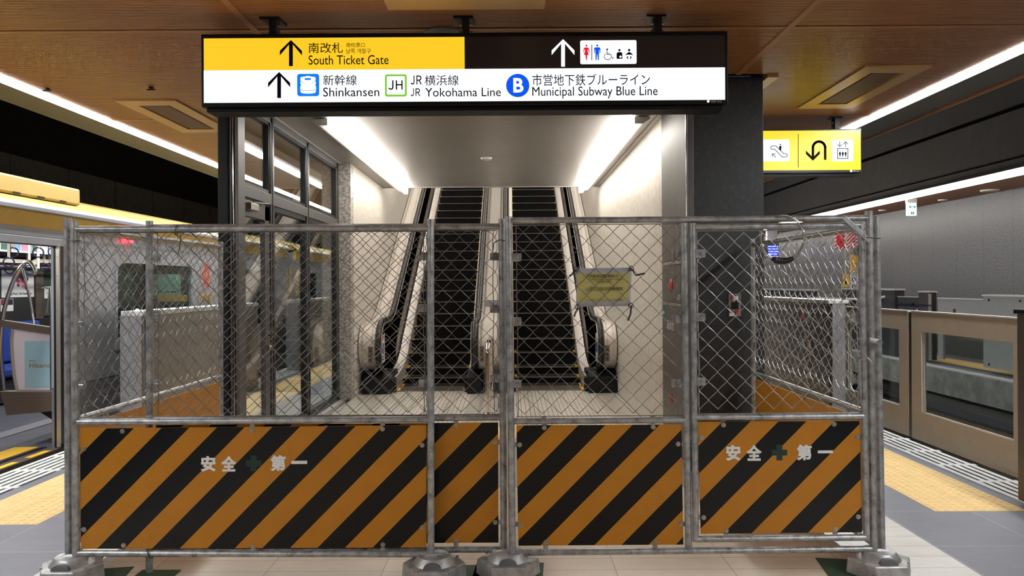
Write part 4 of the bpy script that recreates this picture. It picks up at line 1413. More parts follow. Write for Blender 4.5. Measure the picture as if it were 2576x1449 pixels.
shapes('ink', 'lift_symbol', 3, thick([(1782, 608), (2025, 608), (2025, 850), (1782, 850)], 16, True) + thick([(1831, 440), (1831, 560)], 14) + thick([(1778, 510), (1831, 562), (1886, 510)], 14) + thick([(1971, 570), (1971, 450)], 14) + thick([(1916, 505), (1971, 448), (2026, 505)], 14)
       + sum([[circ(x, 668, 10), [(x - 24, 708), (x - 10, 695), (x + 10, 695), (x + 24, 708), (x + 22, 750), (x + 14, 755), (x + 10, 812), (x + 3, 812), (x, 760), (x - 3, 812), (x - 10, 812), (x - 14, 755), (x - 22, 750)]] for x in (1836, 1903, 1971)], []), yel, s, o)
px_rect(2138, 428.5, 2143, 432.5, 'exit_white', 'maker_mark', 1)
px_text('照明器具・防火用', 2144, 429, 2160, 432.3, 'laminate', 1)
hanger(2110, Y5, tz1, root)

# ---------------------------------------------------------------- escalators
D0, H0, SR, ST = 12.0, 0.42, 0.195, 0.342
SLOPE = SR / ST


def nose(y):
    return H0 + SLOPE * (y - D0)


DECK = [(10.635, 0.211), (10.9, 0.215), (11.2, 0.24), (11.5, 0.29), (11.75, 0.365), (11.95, 0.46), (12.2, nose(12.2) + 0.09), (20.6, nose(20.6) + 0.09)]


def rail_path(dz=0.0, r=0.36):
    cz, cy = 0.64, 10.64
    pts = [(cy + 0.15, cz - r - dz)] + [(cy + (r + dz) * math.cos(math.radians(t)), cz + (r + dz) * math.sin(math.radians(t))) for t in range(270, 89, -15)]
    pts += [(11.1, 1.0 + dz), (11.3, 1.015 + dz), (11.48, 1.06 + dz), (11.65, 1.13 + dz), (11.9, nose(11.9) + 0.9 + dz), (20.6, nose(20.6) + 0.9 + dz)]
    return pts


def escalator(xl, xr, label, sides):
    root = thing('escalator', label, 'escalator', ((xl + xr) / 2, 10.6, 0), 'escalators in the hall')
    # steps
    for k in range(-3, 24):
        y = D0 + ST * k
        z = H0 + SR * k if k >= -1 else (0.11 if k == -2 else 0.018)
        zp = H0 + SR * (k - 1) if k >= 0 else (0.11 if k == -1 else (0.018 if k == -2 else 0.0))
        mb = MB()
        mb.i = 0
        mb.box(xl + 0.004, xr - 0.004, y + 0.012, y + ST + 0.02, z - 0.03, z - 0.004)
        mb.box(xl + 0.004, xr - 0.004, y + 0.022, y + 0.04, min(zp, z) - 0.03, z - 0.01)
        n = 30
        w = (xr - xl - 0.1) / n
        for i in range(n):
            mb.box(xl + 0.05 + w * i, xl + 0.05 + w * i + w * 0.5, y + 0.014, y + ST, z - 0.006, z)
            mb.box(xl + 0.05 + w * i, xl + 0.05 + w * i + w * 0.5, y + 0.012, y + 0.024, zp, z - 0.012)
        mb.i = 1
        mb.box(xl + 0.05, xr - 0.05, y, y + 0.03, z - 0.016, z + 0.001)
        mb.i = 2
        for a, b in ((xl + 0.006, xl + 0.05), (xr - 0.05, xr - 0.006)):
            mb.box(a, b, y, y + 0.025, z - 0.014, z + 0.002)
            if k < 1:
                mb.box(a + 0.012, b - 0.012, y, y + ST, z - 0.01, z + 0.002)
        if k <= -1:
            mb.i = 1
            mb.box(xl + 0.05, xr - 0.05, y + ST - 0.03, y + ST - 0.005, z - 0.01, z + 0.0015)
        mb.build('step', ['step', 'step_lip', 'yellow'], root)
    mb = MB()
    mb.i = 0
    mb.box(xl, xr, 10.626, 11.0, -0.1, 0.006)
    mb.i = 1
    for a, b in ((xl + 0.01, xl + 0.045), (xr - 0.045, xr - 0.01), ):
        mb.box(a, b, 10.66, 11.0, 0.0, 0.010)
    mb.box(xl + 0.05, xr - 0.05, 10.97, 11.0, 0.0, 0.009)
    for i in range(60):
        mb.i = 2
        mb.box(xl + 0.06 + i * (xr - xl - 0.12) / 60, xl + 0.066 + i * (xr - xl - 0.12) / 60, 10.66, 10.98, 0.0, 0.009)
    mb.build('comb_plate', ['step_lip', 'yellow', 'step'], root)
    # balustrades
    for (xe, s) in ((xl, -1), (xr, 1)):
        kf = 1.0 if sides[0 if s < 0 else 1] else 0.55
        MB().sweep(DECK, [(xe, -0.45), (xe, -0.005), (xe + s * 0.012, 0.0), (xe + s * 0.12 * kf, 0.018), (xe + s * 0.12 * kf, -0.02), (xe + s * 0.02, -0.45)]).build('inner_deck', 'steel_soft', root, smooth=True)
        pth = rail_path(-0.03)
        xp = xe + s * 0.15 * kf
        up = [p for p in pth if p[0] >= 12.0 or True]
        lower = [(y, z + 0.01) for y, z in DECK]
        # black newel panel and the long inclined panel
        mb = MB()
        ring_ = [p for p in rail_path(-0.03) if p[0] < 11.7]
        low = [(11.65, 0.34), (11.2, 0.23), (11.0, 0.22)]
        mb.poly([(xp, y, z) for y, z in ring_ + low], (s * 0.02 * kf, 0, 0))
        mb.build('newel_panel', 'black_panel', root)
        y1, y2 = 11.65, 20.6
        mb = MB().poly([(xp - s * 0.004, y1, 0.34), (xp - s * 0.004, 12.2, nose(12.2) + 0.09), (xp - s * 0.004, y2, nose(y2) + 0.09), (xp - s * 0.004, y2, nose(y2) + 0.40), (xp - s * 0.004, 12.1, nose(12.1) + 0.42), (xp - s * 0.004, 11.75, 0.62)], (s * 0.02 * kf, 0, 0))
        mb.build('balustrade_panel', 'bal_panel', root)
        mb = MB().poly([(xp, 11.6, 0.55), (xp, 12.1, nose(12.1) + 0.42), (xp, y2, nose(y2) + 0.40), (xp, y2, nose(y2) + 0.87), (xp, 11.9, nose(11.9) + 0.87), (xp, 11.6, 1.07)], (s * 0.02 * kf, 0, 0))
        mb.build('upper_panel', 'black_panel', root)
        MB().tube([(xe + s * (0.185 if kf == 1 else 0.13), y, z) for y, z in rail_path()], 0.037, 10).build('handrail', 'rubber', root, smooth=True)
        MB().tube([(xe + s * 0.145 * kf, y, z) for y, z in rail_path(-0.03)], 0.008, 6).build('handrail_guide', 'steel', root, smooth=True)
        # boot the handrail runs into
        mb = MB()
        prof = [(10.34, 0.003), (10.38, 0.003), (11.05, 0.003), (11.05, 0.2), (10.98, 0.29), (10.52, 0.29), (10.40, 0.22)]
        mb.poly([(xe + s * 0.02, y, z) for y, z in prof], (s * (0.40 if kf == 1 else 0.20), 0, 0))
        mb.build('newel_boot', 'boot', root, 0.012)
        MB().lathe((xe + s * 0.05, 10.56, 0.003), [(0.075, 0.0), (0.075, 0.19), (0.05, 0.215)], 18).build('comb_lamp_housing', 'boot', root, smooth=True)
        # safety sticker on the newel panel
        st = MB().box(xp - s * 0.003, xp, 10.36, 10.62, 0.42, 0.81).build('safety_sticker', 'paper', root)
        u = (0, 1, 0) if s < 0 else (0, -1, 0)
        sx = xp - s * 0.004
        letters('手すりにつかまり', (sx, 10.58, 0.62), (0, 0, 1), 0.30, 0.035, 'maroon', st, v=(0, -1, 0) if s < 0 else (0, 1, 0), depth=0.0005)
        rg = MB()
        rg.tube([(sx, 10.46 + 0.055 * math.cos(t * math.pi / 10), 0.62 + 0.07 * math.sin(t * math.pi / 10)) for t in range(20)], 0.009, 5, True)
        MB().box(sx - 0.0005, sx + 0.0005, 10.40, 10.52, 0.50, 0.515).build('text_line', 'ink', st)
        rg.build('blue_ring', 'seat_blue', st)
        MB().box(sx - 0.0005, sx + 0.0005, 10.40, 10.50, 0.73, 0.79).build('orange_mark', 'coral', st)
        MB().box(sx - 0.0005, sx + 0.0005, 10.40, 10.52, 0.46, 0.48).build('text_line', 'ink', st)
    return root


def casing(x0, x1, name, label, buttons, seam=True):
    """steel outer casing that follows the handrail"""
    root = thing(name, label, 'escalator casing', ((x0 + x1) / 2, 10.8, 0))
    pth = rail_path(-0.015, 0.35)
    prof = pth + [(20.6, nose(20.6) + 0.02), (12.4, 0.02), (11.1, 0.02), (11.1, 0.285)]
    MB().poly([(x0, y, z) for y, z in prof], (x1 - x0, 0, 0)).build('casing_body', 'steel_soft', root, 0.014, smooth=True)
    if seam:
        up = [(y, z + 0.014) for y, z in rail_path(-0.015, 0.35)[4:]]
        for x in (x0 + 0.05, x1 - 0.05):
            MB().sweep(up, [(x - 0.012, -0.03), (x + 0.012, -0.03), (x + 0.012, 0.0), (x - 0.012, 0.0)]).build('raised_seam', 'steel', root)
    for bx in buttons:
        MB().box(bx - 0.03, bx + 0.03, 10.290, 10.34, 0.44, 0.66).build('button_plate', 'bal_panel', root, 0.004)
        for z in (0.60, 0.54, 0.48):
            MB().disc((bx, 10.294, z), 0.012, (0, -1, 0), 0.006, 14).disc((bx, 10.288, z), 0.007, (0, -1, 0), 0.004, 10).build('button', 'blk_metal', root)
    return root


XL0, XL1, XR0, XR1 = -1.63, -0.63, 0.04, 1.04
escalator(XL0, XL1, 'escalator on the glass partition side of the hall', (True, False))
escalator(XR0, XR1, 'escalator on the hydrant side of the hall', (False, True))
casing(HX0 + 0.01, XL0 - 0.225, 'escalator_casing', 'steel escalator casing along the beige wall by the glass partition', [-1.92])
mid = casing(XL1 + 0.17, XR0 - 0.17, 'escalator_casing', 'wide steel casing between the two escalators', [-0.40])
zm_ = nose(11.8) + 0.9
MB().box(-0.40, -0.19, 11.72, 11.82, zm_ - 0.06, zm_ + 0.05).build('grey_plate', 'psd_grey', mid, 0.004)
MB().box(-0.38, -0.21, 17.4, 17.5, nose(17.4) + 0.85, nose(17.4) + 1.0).build('grey_plate', 'psd_grey', mid, 0.004)
casing(XR1 + 0.225, HX1 - 0.01, 'escalator_casing', 'steel escalator casing along the hydrant wall', [1.31])

# steel hoop guard in front of the centre casing
pts = [(-0.27, 8.72, 0.004), (-0.27, 8.72, 0.70)] + [(-0.27, 8.82 + 0.10 * math.cos(math.radians(t)), 0.70 + 0.10 * math.sin(math.radians(t))) for t in range(165, 89, -25)] + [(-0.27, 9.9, 0.80)] + [(-0.27, 9.9 + 0.10 * math.cos(math.radians(t)), 0.70 + 0.10 * math.sin(math.radians(t))) for t in range(75, -1, -25)] + [(-0.27, 10.0, 0.004)]
root = thing('hoop_guard', 'polished steel hoop rail standing in front of the casing between the escalators', 'guard rail', (-0.27, 9.3, 0))
MB().tube(pts, 0.03, 14).build('hoop', 'chrome', root, smooth=True)
MB().tube([(-0.27, 8.72, 0.22), (-0.27, 10.0, 0.22)], 0.02, 10).build('cross_bar', 'chrome', root, smooth=True)
for yy in (8.72, 10.0):
    MB().lathe((-0.27, yy, 0.003), [(0.06, 0), (0.06, 0.012), (0.035, 0.02)], 18).build('floor_flange', 'chrome', root, smooth=True)

# ---------------------------------------------------------------- glass partition beside the hall
GX = -2.27
root = thing('glass_partition', 'grey framed glass partition with a door beside the escalator hall', 'partition', (GX, 8, 0))
MB().box(-2.325, -2.24, 6.0, 6.16, 0, ZC).build('corner_post', 'deep_black', root, 0.008)
for k, (a, b) in enumerate(((-2.24, -2.222), (-2.219, -2.207), (-2.204, -2.175))):
    MB().box(a, b, 6.02 + 0.01 * k, 6.20, 0, HC).build('steel_jamb', ('frame_grey', 'chrome', 'frame_grey')[k], root, 0.003)
mull = [(7.10, 7.20), (8.36, 8.46), (9.80, 9.90)]
for y0, y1 in mull:
    MB().box(GX - 0.06, GX + 0.02, y0, y1, 0, HC).build('mullion', 'frame_grey', root, 0.004)
    MB().box(GX + 0.018, GX + 0.026, y0 + 0.035, y1 - 0.035, 0, HC).build('mullion_groove', 'frame_dark', root)
MB().box(GX - 0.06, GX + 0.02, 6.2, 9.9, HC - 0.07, HC).build('head_rail', 'frame_grey', root, 0.004)
MB().box(GX - 0.06, GX + 0.022, 6.2, 9.9, 2.26, 2.36).build('transom', 'frame_grey', root, 0.004)
MB().box(GX - 0.06, GX + 0.02, 7.2, 9.9, 0, 0.10).build('sill_rail', 'frame_dark', root, 0.004)
for (y0, y1) in ((6.2, 7.10), (7.20, 8.36), (8.46, 9.80)):
    f = MB().box(GX - 0.05, GX + 0.012, y0, y0 + 0.03, 2.36, HC - 0.07).box(GX - 0.05, GX + 0.012, y1 - 0.03, y1, 2.36, HC - 0.07).box(GX - 0.05, GX + 0.012, y0, y1, 2.36, 2.39).box(GX - 0.05, GX + 0.012, y0, y1, HC - 0.10, HC - 0.07).build('upper_sash', 'frame_dark', root)
    MB().box(GX - 0.024, GX - 0.016, y0 + 0.03, y1 - 0.03, 2.39, HC - 0.10).build('upper_pane', 'glass', f)
    if y0 > 7:
        f = MB().box(GX - 0.05, GX + 0.012, y0, y0 + 0.04, 0.1, 2.26).box(GX - 0.05, GX + 0.012, y1 - 0.04, y1, 0.1, 2.26).box(GX - 0.05, GX + 0.012, y0, y1, 2.21, 2.26).build('lower_sash', 'frame_dark', root)
        MB().box(GX - 0.024, GX - 0.016, y0 + 0.04, y1 - 0.04, 0.10, 2.21).build('lower_pane', 'glass', f)
dr = MB().box(GX - 0.04, GX + 0.008, 6.22, 6.36, 0.02, 2.24).box(GX - 0.04, GX + 0.008, 6.96, 7.09, 0.02, 2.24).box(GX - 0.04, GX + 0.008, 6.22, 7.09, 2.10, 2.24).box(GX - 0.04, GX + 0.008, 6.22, 7.09, 0.02, 0.16).build('door_leaf', 'frame_grey', root, 0.004)
MB().box(GX - 0.022, GX - 0.014, 6.36, 6.96, 0.16, 2.10).build('door_pane', 'glass', dr)
MB().box(GX + 0.008, GX + 0.07, 6.42, 6.62, 2.15, 2.21).build('door_closer', 'steel', dr, 0.004)
MB().tube([(GX + 0.05, 6.52, 2.215), (GX + 0.09, 6.80, 2.235), (GX + 0.03, 7.0, 2.25)], 0.010, 8).build('closer_arm', 'frame_grey', dr, smooth=True)
MB().tube([(GX + 0.018, 6.225, 1.98), (GX + 0.018, 6.225, 2.14)], 0.014, 10).build('hinge', 'steel', dr, smooth=True)
MB().tube([(GX + 0.008, 7.02, 1.05), (GX + 0.05, 7.02, 1.05), (GX + 0.055, 6.90, 1.05)], 0.012, 10).disc((GX + 0.008, 7.02, 1.05), 0.03, (1, 0, 0), 0.01, 18).build('lever_handle', 'chrome', dr, smooth=True)
MB().box(GX + 0.008, GX + 0.03, 7.0, 7.04, 0.90, 0.97).disc((GX + 0.03, 7.02, 0.935), 0.016, (1, 0, 0), 0.018, 14).build('lock', 'chrome', dr)

# ---------------------------------------------------------------- train at the platform
TX = -4.25


def train_car(y0, y1, door, windows, label, detail=False):
    root = thing('train_carriage', label, 'train', (TX - 1.4, (y0 + y1) / 2, 0))
    xi = TX - 0.06
    zt = 2.03
    # side wall pieces around the openings
    ops = sorted(([door] if door else []) + [(w[0], w[1], w[2], w[3]) for w in windows])
    mb = MB()
    y = y0
    for (a, b, z0, z1) in ops:
        mb.box(xi, TX, y, a, 0.55, zt)
        if z0 > 0.56:
            mb.box(xi, TX, a, b, 0.55, z0)
        mb.box(xi, TX, a, b, z1, zt)
        y = b
    mb.box(xi, TX, y, y1, 0.55, zt)
    mb.build('side_panel', 'train_side', root)
    mb = MB()
    y = y0
    for (a, b, z0, z1) in ops:
        if z0 < 0.5:
            mb.box(xi, TX, y, a, -0.02, 0.54)
            y = b
    mb.box(xi, TX, y, y1, -0.02, 0.54)
    mb.box(xi, TX, y0, y1, -0.75, -0.02)
    mb.build('lower_panel', 'train_low', root)
    mb = MB().box(TX, TX + 0.008, y0, y1, 1.955, 1.985)
    mb.build('side_bead', 'train_side', root)
    MB().box(xi, TX + 0.004, y0, y1, zt, 2.175).build('yellow_band', 'train_yellow', root)
    MB().box(TX - 0.05, TX + 0.05, y0, y1, 2.175, 2.215).build('gutter', 'train_side', root, 0.006)
    MB().sweep([(y0, 0), (y1, 0)], [(TX + 0.03, 2.215), (TX + 0.005, 2.25), (TX - 0.10, 2.30), (TX - 0.20, 2.325), (TX - 0.24, 2.36), (TX - 0.5, 2.43), (TX - 1.4, 2.48), (TX - 2.3, 2.43), (TX - 2.8, 2.22), (TX - 2.75, 2.16), (TX - 0.06, 2.16)]).build('roof', 'train_roof', root)
    MB().box(TX - 2.8, TX - 2.72, y0, y1, -0.75, 2.2).build('far_side', 'train_dark', root)
    MB().box(TX - 2.75, xi, y0, y0 + 0.05, -0.7, 2.2).box(TX - 2.75, xi, y1 - 0.05, y1, -0.7, 2.2).build('end_wall', 'train_side', root)
    MB().box(TX - 2.75, xi, y0, y1, -0.1, -0.01).build('floor_panel', 'train_floor', root)
    MB().box(TX - 2.75, xi, y0 + 0.05, y1 - 0.05, 2.12, 2.158).build('ceiling_panel', 'cream', root)
    for x in (TX - 1.0, TX - 1.85):
        MB().box(x - 0.06, x + 0.06, y0 + 0.3, y1 - 0.3, 2.105, 2.121).build('ceiling_lamp', 'train_lamp', root)
    for (a, b, z0, z1) in windows:
        f = MB()
        out = rrect(a - 0.004, z0 - 0.004, b + 0.004, z1 + 0.004, 0.003, 6)
        inn = rrect(a + 0.04, z0 + 0.04, b - 0.04, z1 - 0.04, 0.13, 6)
        n = len(out)
        f.v = [(TX + 0.006, y, z) for y, z in out] + [(TX + 0.006, y, z) for y, z in inn] + [(TX - 0.03, y, z) for y, z in out] + [(TX - 0.03, y, z) for y, z in inn]
        for k in range(n):
            k2 = (k + 1) % n
            f.face(k, k2, n + k2, n + k)
            f.face(n + k, n + k2, 3 * n + k2, 3 * n + k)
            f.face(k, 2 * n + k, 2 * n + k2, k2)
        fr = f.build('window_frame', 'train_side', root)
        MB().box(TX - 0.022, TX - 0.014, a + 0.03, b - 0.03, z0 + 0.03, z1 - 0.03).build('window_pane', 'train_glass', fr)
        MB().box(TX - 0.03, TX + 0.002, (a + b) / 2 - 0.30, (a + b) / 2 - 0.22, z0 + 0.04, z1 - 0.04).build('window_bar', 'train_dark', fr)
    return root


W1 = (8.12, 10.12, 0.82, 1.80)
car = train_car(1.5, 14.4, (5.55, 7.08, 0.0, 1.88), [W1, (11.6, 13.2, 0.82, 1.80)], 'silver and yellow train carriage with an open door, standing at the platform', True)
car2 = train_car(14.95, 28.0, None, [(15.6, 16.6, 0.82, 1.80), (19, 21, 0.82, 1.80)], 'next silver and yellow carriage seen through the glass partition')
# gangway gap and yellow grab bars between the carriages
MB().box(TX - 2.4, TX - 0.35, 14.42, 14.93, -0.6, 2.1).build('gangway_bellows', 'train_dark', car2)
for y in (14.46, 14.90):
    MB().tube([(TX + 0.03, y, 0.55), (TX + 0.03, y, 1.85)], 0.014, 8).build('grab_bar', 'yellow', car if y < 14.6 else car2, smooth=True)

# roof equipment cover with slots
cov = MB().box(TX - 1.9, TX - 0.16, 1.6, 7.75, 2.33, 2.50).build('roof_unit_cover', 'train_roof', car, 0.02)
for y in (5.95, 6.35, 6.75, 7.1, 7.45):
    MB().box(TX - 0.163, TX - 0.157, y - 0.05, y + 0.05, 2.335, 2.352).build('vent_slot', 'blk', cov)
# red side lamp
lamp = MB().box(TX, TX + 0.05, 8.26, 8.42, 1.985, 2.01).build('door_lamp', 'lamp_red', car, 0.004)
# emblem and number
c = (TX + 0.003, 10.52, 1.645)
em = MB().poly([(c[0], c[1] + 0.17 * math.cos(t * math.pi / 16), c[2] + 0.19 * math.sin(t * math.pi / 16)) for t in range(32)], (0.002, 0, 0)).build('round_emblem', 'rose_grey', car)
MB().poly([(c[0] + 0.003, c[1] + 0.11 * math.cos(t * math.pi / 16), c[2] + 0.15 * math.sin(t * math.pi / 16)) for t in range(32)], (0.002, 0, 0)).build('round_emblem', 'coral', em)
MB().poly([(c[0] + 0.006, c[1] - 0.01, c[2] - 0.03), (c[0] + 0.006, c[1] + 0.03, c[2] - 0.03), (c[0] + 0.006, c[1] + 0.05, c[2] + 0.08), (c[0] + 0.006, c[1] - 0.01, c[2] + 0.06)], (0.002, 0, 0)).build('round_emblem', 'rose_grey', em)
letters('4740', (TX + 0.004, 10.52, 1.33), (0, 1, 0), 0.34, 0.13, 'yellow', car, 'number', 0.002, 0.0)
MB().box(TX + 0.001, TX + 0.006, 12.75, 13.0, 1.30, 1.62).build('door_number_plate', 'blk', car)
letters('7', (TX + 0.008, 12.875, 1.46), (0, 1, 0), 0.13, 0.22, 'yellow', car, 'door_number', 0.002, 0.02)

# door surround
MB().box(TX - 0.10, TX + 0.012, 5.45, 7.16, 1.88, 1.95).build('door_head', 'train_side', car, 0.006)
jm = MB().box(TX - 0.002, TX + 0.034, 7.055, 7.07, 0.0, 1.90).build('door_jamb', 'steel', car, 0.003)
MB().box(TX - 0.03, TX + 0.030, 7.07, 7.28, 0.0, 1.88).build('door_seal', 'rubber', car)
for z in (0.28, 0.62, 0.95, 1.28, 1.6, 1.78):
    MB().disc((TX + 0.014, 7.055, z), 0.007, (0, -1, 0), 0.003, 8).build('screw', 'bolt', jm)
sill = MB().box(TX - 0.20, TX + 0.035, 5.55, 7.05, -0.10, -0.004).build('door_sill', 'bal_panel', car)
MB().box(TX - 0.155, TX - 0.14, 5.55, 7.08, -0.004, 0.002).box(TX - 0.125, TX - 0.11, 5.55, 7.08, -0.004, 0.002).build('sill_groove', 'blk', sill)
for y in (5.75, 6.2, 6.65):
    MB().box(TX - 0.04, TX + 0.02, y, y + 0.28, -0.004, 0.0).build('sill_yellow_mark', 'yellow', sill)
MB().box(TX - 0.42, TX - 0.20, 5.55, 7.1, -0.01, -0.002).build('yellow_threshold', 'yellow', car)
MB().box(TX - 1.05, TX - 0.85, 2, 14, -0.012, -0.004).build('floor_stripe', 'psd_grey', car)

# seat end screen beside the door
SY = 7.22
pt = MB()
left = [(TX - 0.50, 1.13), (TX - 0.515, 1.0), (TX - 0.51, 0.85), (TX - 0.49, 0.65), (TX - 0.465, 0.52)]
pt.poly([(x, SY, z) for x, z in left] + [(TX - 0.03, SY, 0.52), (TX - 0.03, SY, 1.06)], (0, 0.035, 0))
part = pt.build('seat_screen', 'pale_panel', car)
MB().tube([(x - 0.012, SY, z) for x, z in left], 0.016, 8).build('screen_edge', 'steel', part, smooth=True)
MB().poly([(TX - 0.62, SY - 0.02, 1.19), (TX - 0.62, SY - 0.02, 1.125), (TX - 0.03, SY - 0.02, 1.03), (TX - 0.03, SY - 0.02, 1.10)], (0, 0.05, 0)).build('screen_top_rail', 'bal_panel', part)
a, b = (TX - 0.40, 0.985), (TX - 0.125, 0.545)
MB().box(a[0], b[0], SY - 0.004, SY, b[1], a[1]).build('screen_advert', 'ad_blue', part)
letters('Hikarie', (TX - 0.255, SY - 0.005, 0.752), (1, 0, 0), 0.20, 0.045, 'ad_gold', part, depth=0.001)
letters('Shibuya', (TX - 0.325, SY - 0.005, 0.795), (1, 0, 0), 0.06, 0.014, 'ad_gold', part, depth=0.001)
MB().poly([(TX - 0.62, SY - 0.03, 0.51), (TX - 0.56, SY - 0.03, 0.28), (TX - 0.03, SY - 0.03, 0.325), (TX - 0.03, SY - 0.03, 0.505)], (0, 0.10, 0)).build('seat_end_box', 'bal_panel', car, 0.004)
MB().poly([(TX - 0.30, SY + 0.02, 0.32), (TX - 0.03, SY + 0.02, 0.34), (TX - 0.08, SY + 0.02, 0.18)], (0, 0.05, 0)).build('seat_bracket', 'blk', car)
# arch pole, grab pole
MB().tube(curve_path([(TX - 0.60, SY, 0.52), (TX - 0.63, SY, 0.9), (TX - 0.60, SY, 1.25), (TX - 0.52, SY, 1.52), (TX - 0.44, SY, 1.68), (TX - 0.385, SY, 1.735), (TX - 0.34, SY, 1.73), (TX - 0.30, SY, 1.66), (TX - 0.305, SY, 1.62)]), 0.019, 10).tube([(TX - 0.42, SY, 1.68), (TX - 0.36, SY, 1.45), (TX - 0.31, SY, 1.15)], 0.013, 10).build('arch_pole', 'chrome', car, smooth=True)
MB().tube([(TX - 0.12, SY - 0.04, 0.52), (TX - 0.12, SY - 0.04, 1.50), (TX - 0.06, SY - 0.03, 1.515)], 0.014, 10).build('grab_pole', 'chrome', car, smooth=True)
# seats
for (x0, x1) in ((TX - 0.62, TX - 0.10), (TX - 2.70, TX - 2.18)):
    s = MB().box(x0, x1, 7.30, 11.0, 0.34, 0.46).build('seat_cushion', 'seat_blue', car, 0.03)
    xb = (x1 - 0.10, x1) if x0 > TX - 1 else (x0, x0 + 0.10)
    MB().box(xb[0], xb[1], 7.30, 11.0, 0.48, 1.02).build('seat_back', 'seat_blue', car, 0.03)
MB().box(TX - 2.7, TX - 2.25, 7.4, 11.0, 0.02, 0.30).build('seat_heater', 'psd_dark', car)
# far side of the carriage seen through the door: dark wall, poster, window, rack
fx = TX - 2.72
MB().box(fx, fx + 0.02, 8.0, 11.0, 0.9, 1.98).build('dark_wall_panel', 'train_dark', car)
po = MB().box(fx + 0.021, fx + 0.026, 10.30, 11.0, 1.36, 1.74).build('poster', 'paper', car)
random.seed(3)
for k in range(26):
    an, rr_ = random.uniform(0, 6.28), random.uniform(0, 0.12)
    MB().disc((fx + 0.027 + 0.0004 * k, 10.74 + rr_ * math.cos(an), 1.59 + rr_ * 1.0 * math.sin(an)), random.uniform(0.018, 0.034), (1, 0, 0), 0.002, 12).build('poster_dot', random.choice(['maroon', 'red', 'navy', 'coral', 'pink', 'maroon']), po)
letters('Coloring Music 10th Anniversary', (fx + 0.028, 10.66, 1.405), (0, 1, 0), 0.60, 0.045, 'ink', po, depth=0.001)
st = MB().box(fx + 0.021, fx + 0.026, 10.28, 10.54, 1.17, 1.34).build('notice_card', 'paper', car)
MB().box(fx + 0.026, fx + 0.028, 10.29, 10.53, 1.255, 1.335).build('notice_card_head', 'train_dark', st)
MB().box(fx + 0.028, fx + 0.030, 10.31, 10.36, 1.27, 1.325).build('notice_card_mark', 'red', st)
MB().box(fx + 0.021, fx + 0.026, 10.20, 10.27, 1.45, 1.68).build('wall_lamp_plate', 'psd_grey', car)
fw = MB().box(fx, fx + 0.04, 11.02, 11.20, 0.95, 1.80).box(fx, fx + 0.03, 12.2, 12.3, 0.95, 1.80).box(fx, fx + 0.03, 11.02, 12.3, 1.07, 1.11).build('far_window_frame', 'bal_panel', car)
MB().box(fx + 0.004, fx + 0.010, 11.2, 12.2, 1.1, 1.80).build('far_window_pane', pbr('green_grey_glass', lin(84, 96, 84), 0.15, 0.2, 0.25, (2, 2, 2)), fw)
o = MB().box(fx + 0.012, fx + 0.016, 11.26, 11.48, 1.33, 1.51).build('window_sticker', 'paper', fw)
MB().box(fx + 0.016, fx + 0.018, 11.31, 11.43, 1.405, 1.415).build('sticker_line', 'ad_gold', o)
MB().tube([(fx + 0.05, 11.1, 1.49), (fx + 0.12, 11.1, 1.49), (fx + 0.12, 11.22, 1.47), (fx + 0.08, 11.2, 1.1)], 0.012, 8).build('far_grab_pole', 'chrome', car, smooth=True)
MB().box(fx + 0.0, fx + 0.1, 11.0, 13.0, 0.55, 1.04).build('far_side_cabinet', 'train_dark', car)
rk = MB()
rk.poly([(fx + 0.35, 10.28, 1.80), (fx + 0.35, 10.50, 1.895), (fx + 0.35, 11.6, 1.90), (fx + 0.35, 11.6, 1.82), (fx + 0.35, 10.62, 1.845), (fx + 0.35, 10.36, 1.775)], (0.02, 0, 0))
rack = rk.build('luggage_rack', 'cream', car)
MB().box(fx + 0.25, fx + 0.36, 8.2, 10.3, 1.825, 1.875).build('rack_beam', 'cream', rack)
MB().tube([(fx + 0.40, 7.5, 1.77), (fx + 0.40, 12.5, 1.77)], 0.016, 8).tube([(fx + 0.30, 7.5, 1.80), (fx + 0.30, 12.5, 1.80)], 0.012, 8).build('rack_rail', 'chrome', rack, smooth=True)
MB().box(fx + 0.0, fx + 0.24, 7.5, 12.5, 1.92, 2.08).build('upper_panel', 'psd_dark', car)
# hanging adverts along the carriage
ad_cols = ['amber', 'skyblue', 'cream', 'amber', 'skyblue', 'teal', 'laminate', 'teal', 'pink', 'paper']
for k in range(7):
    y = 8.95 + 0.40 * k
    ad = MB().box(fx + 0.52, fx + 0.526, y, y + 0.37, 1.955, 2.07).build('hanging_advert', 'paper', car)
    MB().box(fx + 0.527, fx + 0.529, y + 0.03, y + 0.18, 1.98, 2.06).build('advert_picture', ad_cols[k + 2], ad)
    MB().box(fx + 0.527, fx + 0.529, y + 0.20, y + 0.34, 1.98, 2.06).build('advert_picture', ad_cols[(k + 6) % 10], ad)
    if k % 2:
        MB().box(fx + 0.60, fx + 0.61, y + 0.0, y + 0.05, 1.75, 2.12).build('strap_hanger', 'cream', car)
# hand straps
for (px, py, d) in ((22, 660, 8.7), (24, 678, 10.2), (33, 635, 8.8), (96, 635, 8.7), (69, 669, 10.4), (74, 678, 9.6), (111, 672, 10.6), (124, 671, 10.8), (133, 633, 10.0)):
    c = P(px, py, d)
    ring_ = [(c.x + 0.8 * 0.053 * math.cos(t * math.pi / 10), c.y + 0.6 * 0.053 * math.cos(t * math.pi / 10), c.z + 0.055 * math.sin(t * math.pi / 10)) for t in range(20)]
    s_ = MB().tube(ring_, 0.0085, 8, True).build('hand_strap', 'navy', car, smooth=True)
    MB().box(c.x - 0.014, c.x + 0.014, c.y - 0.004, c.y + 0.004, c.z + 0.05, 2.12).build('strap_band', 'cream', s_)
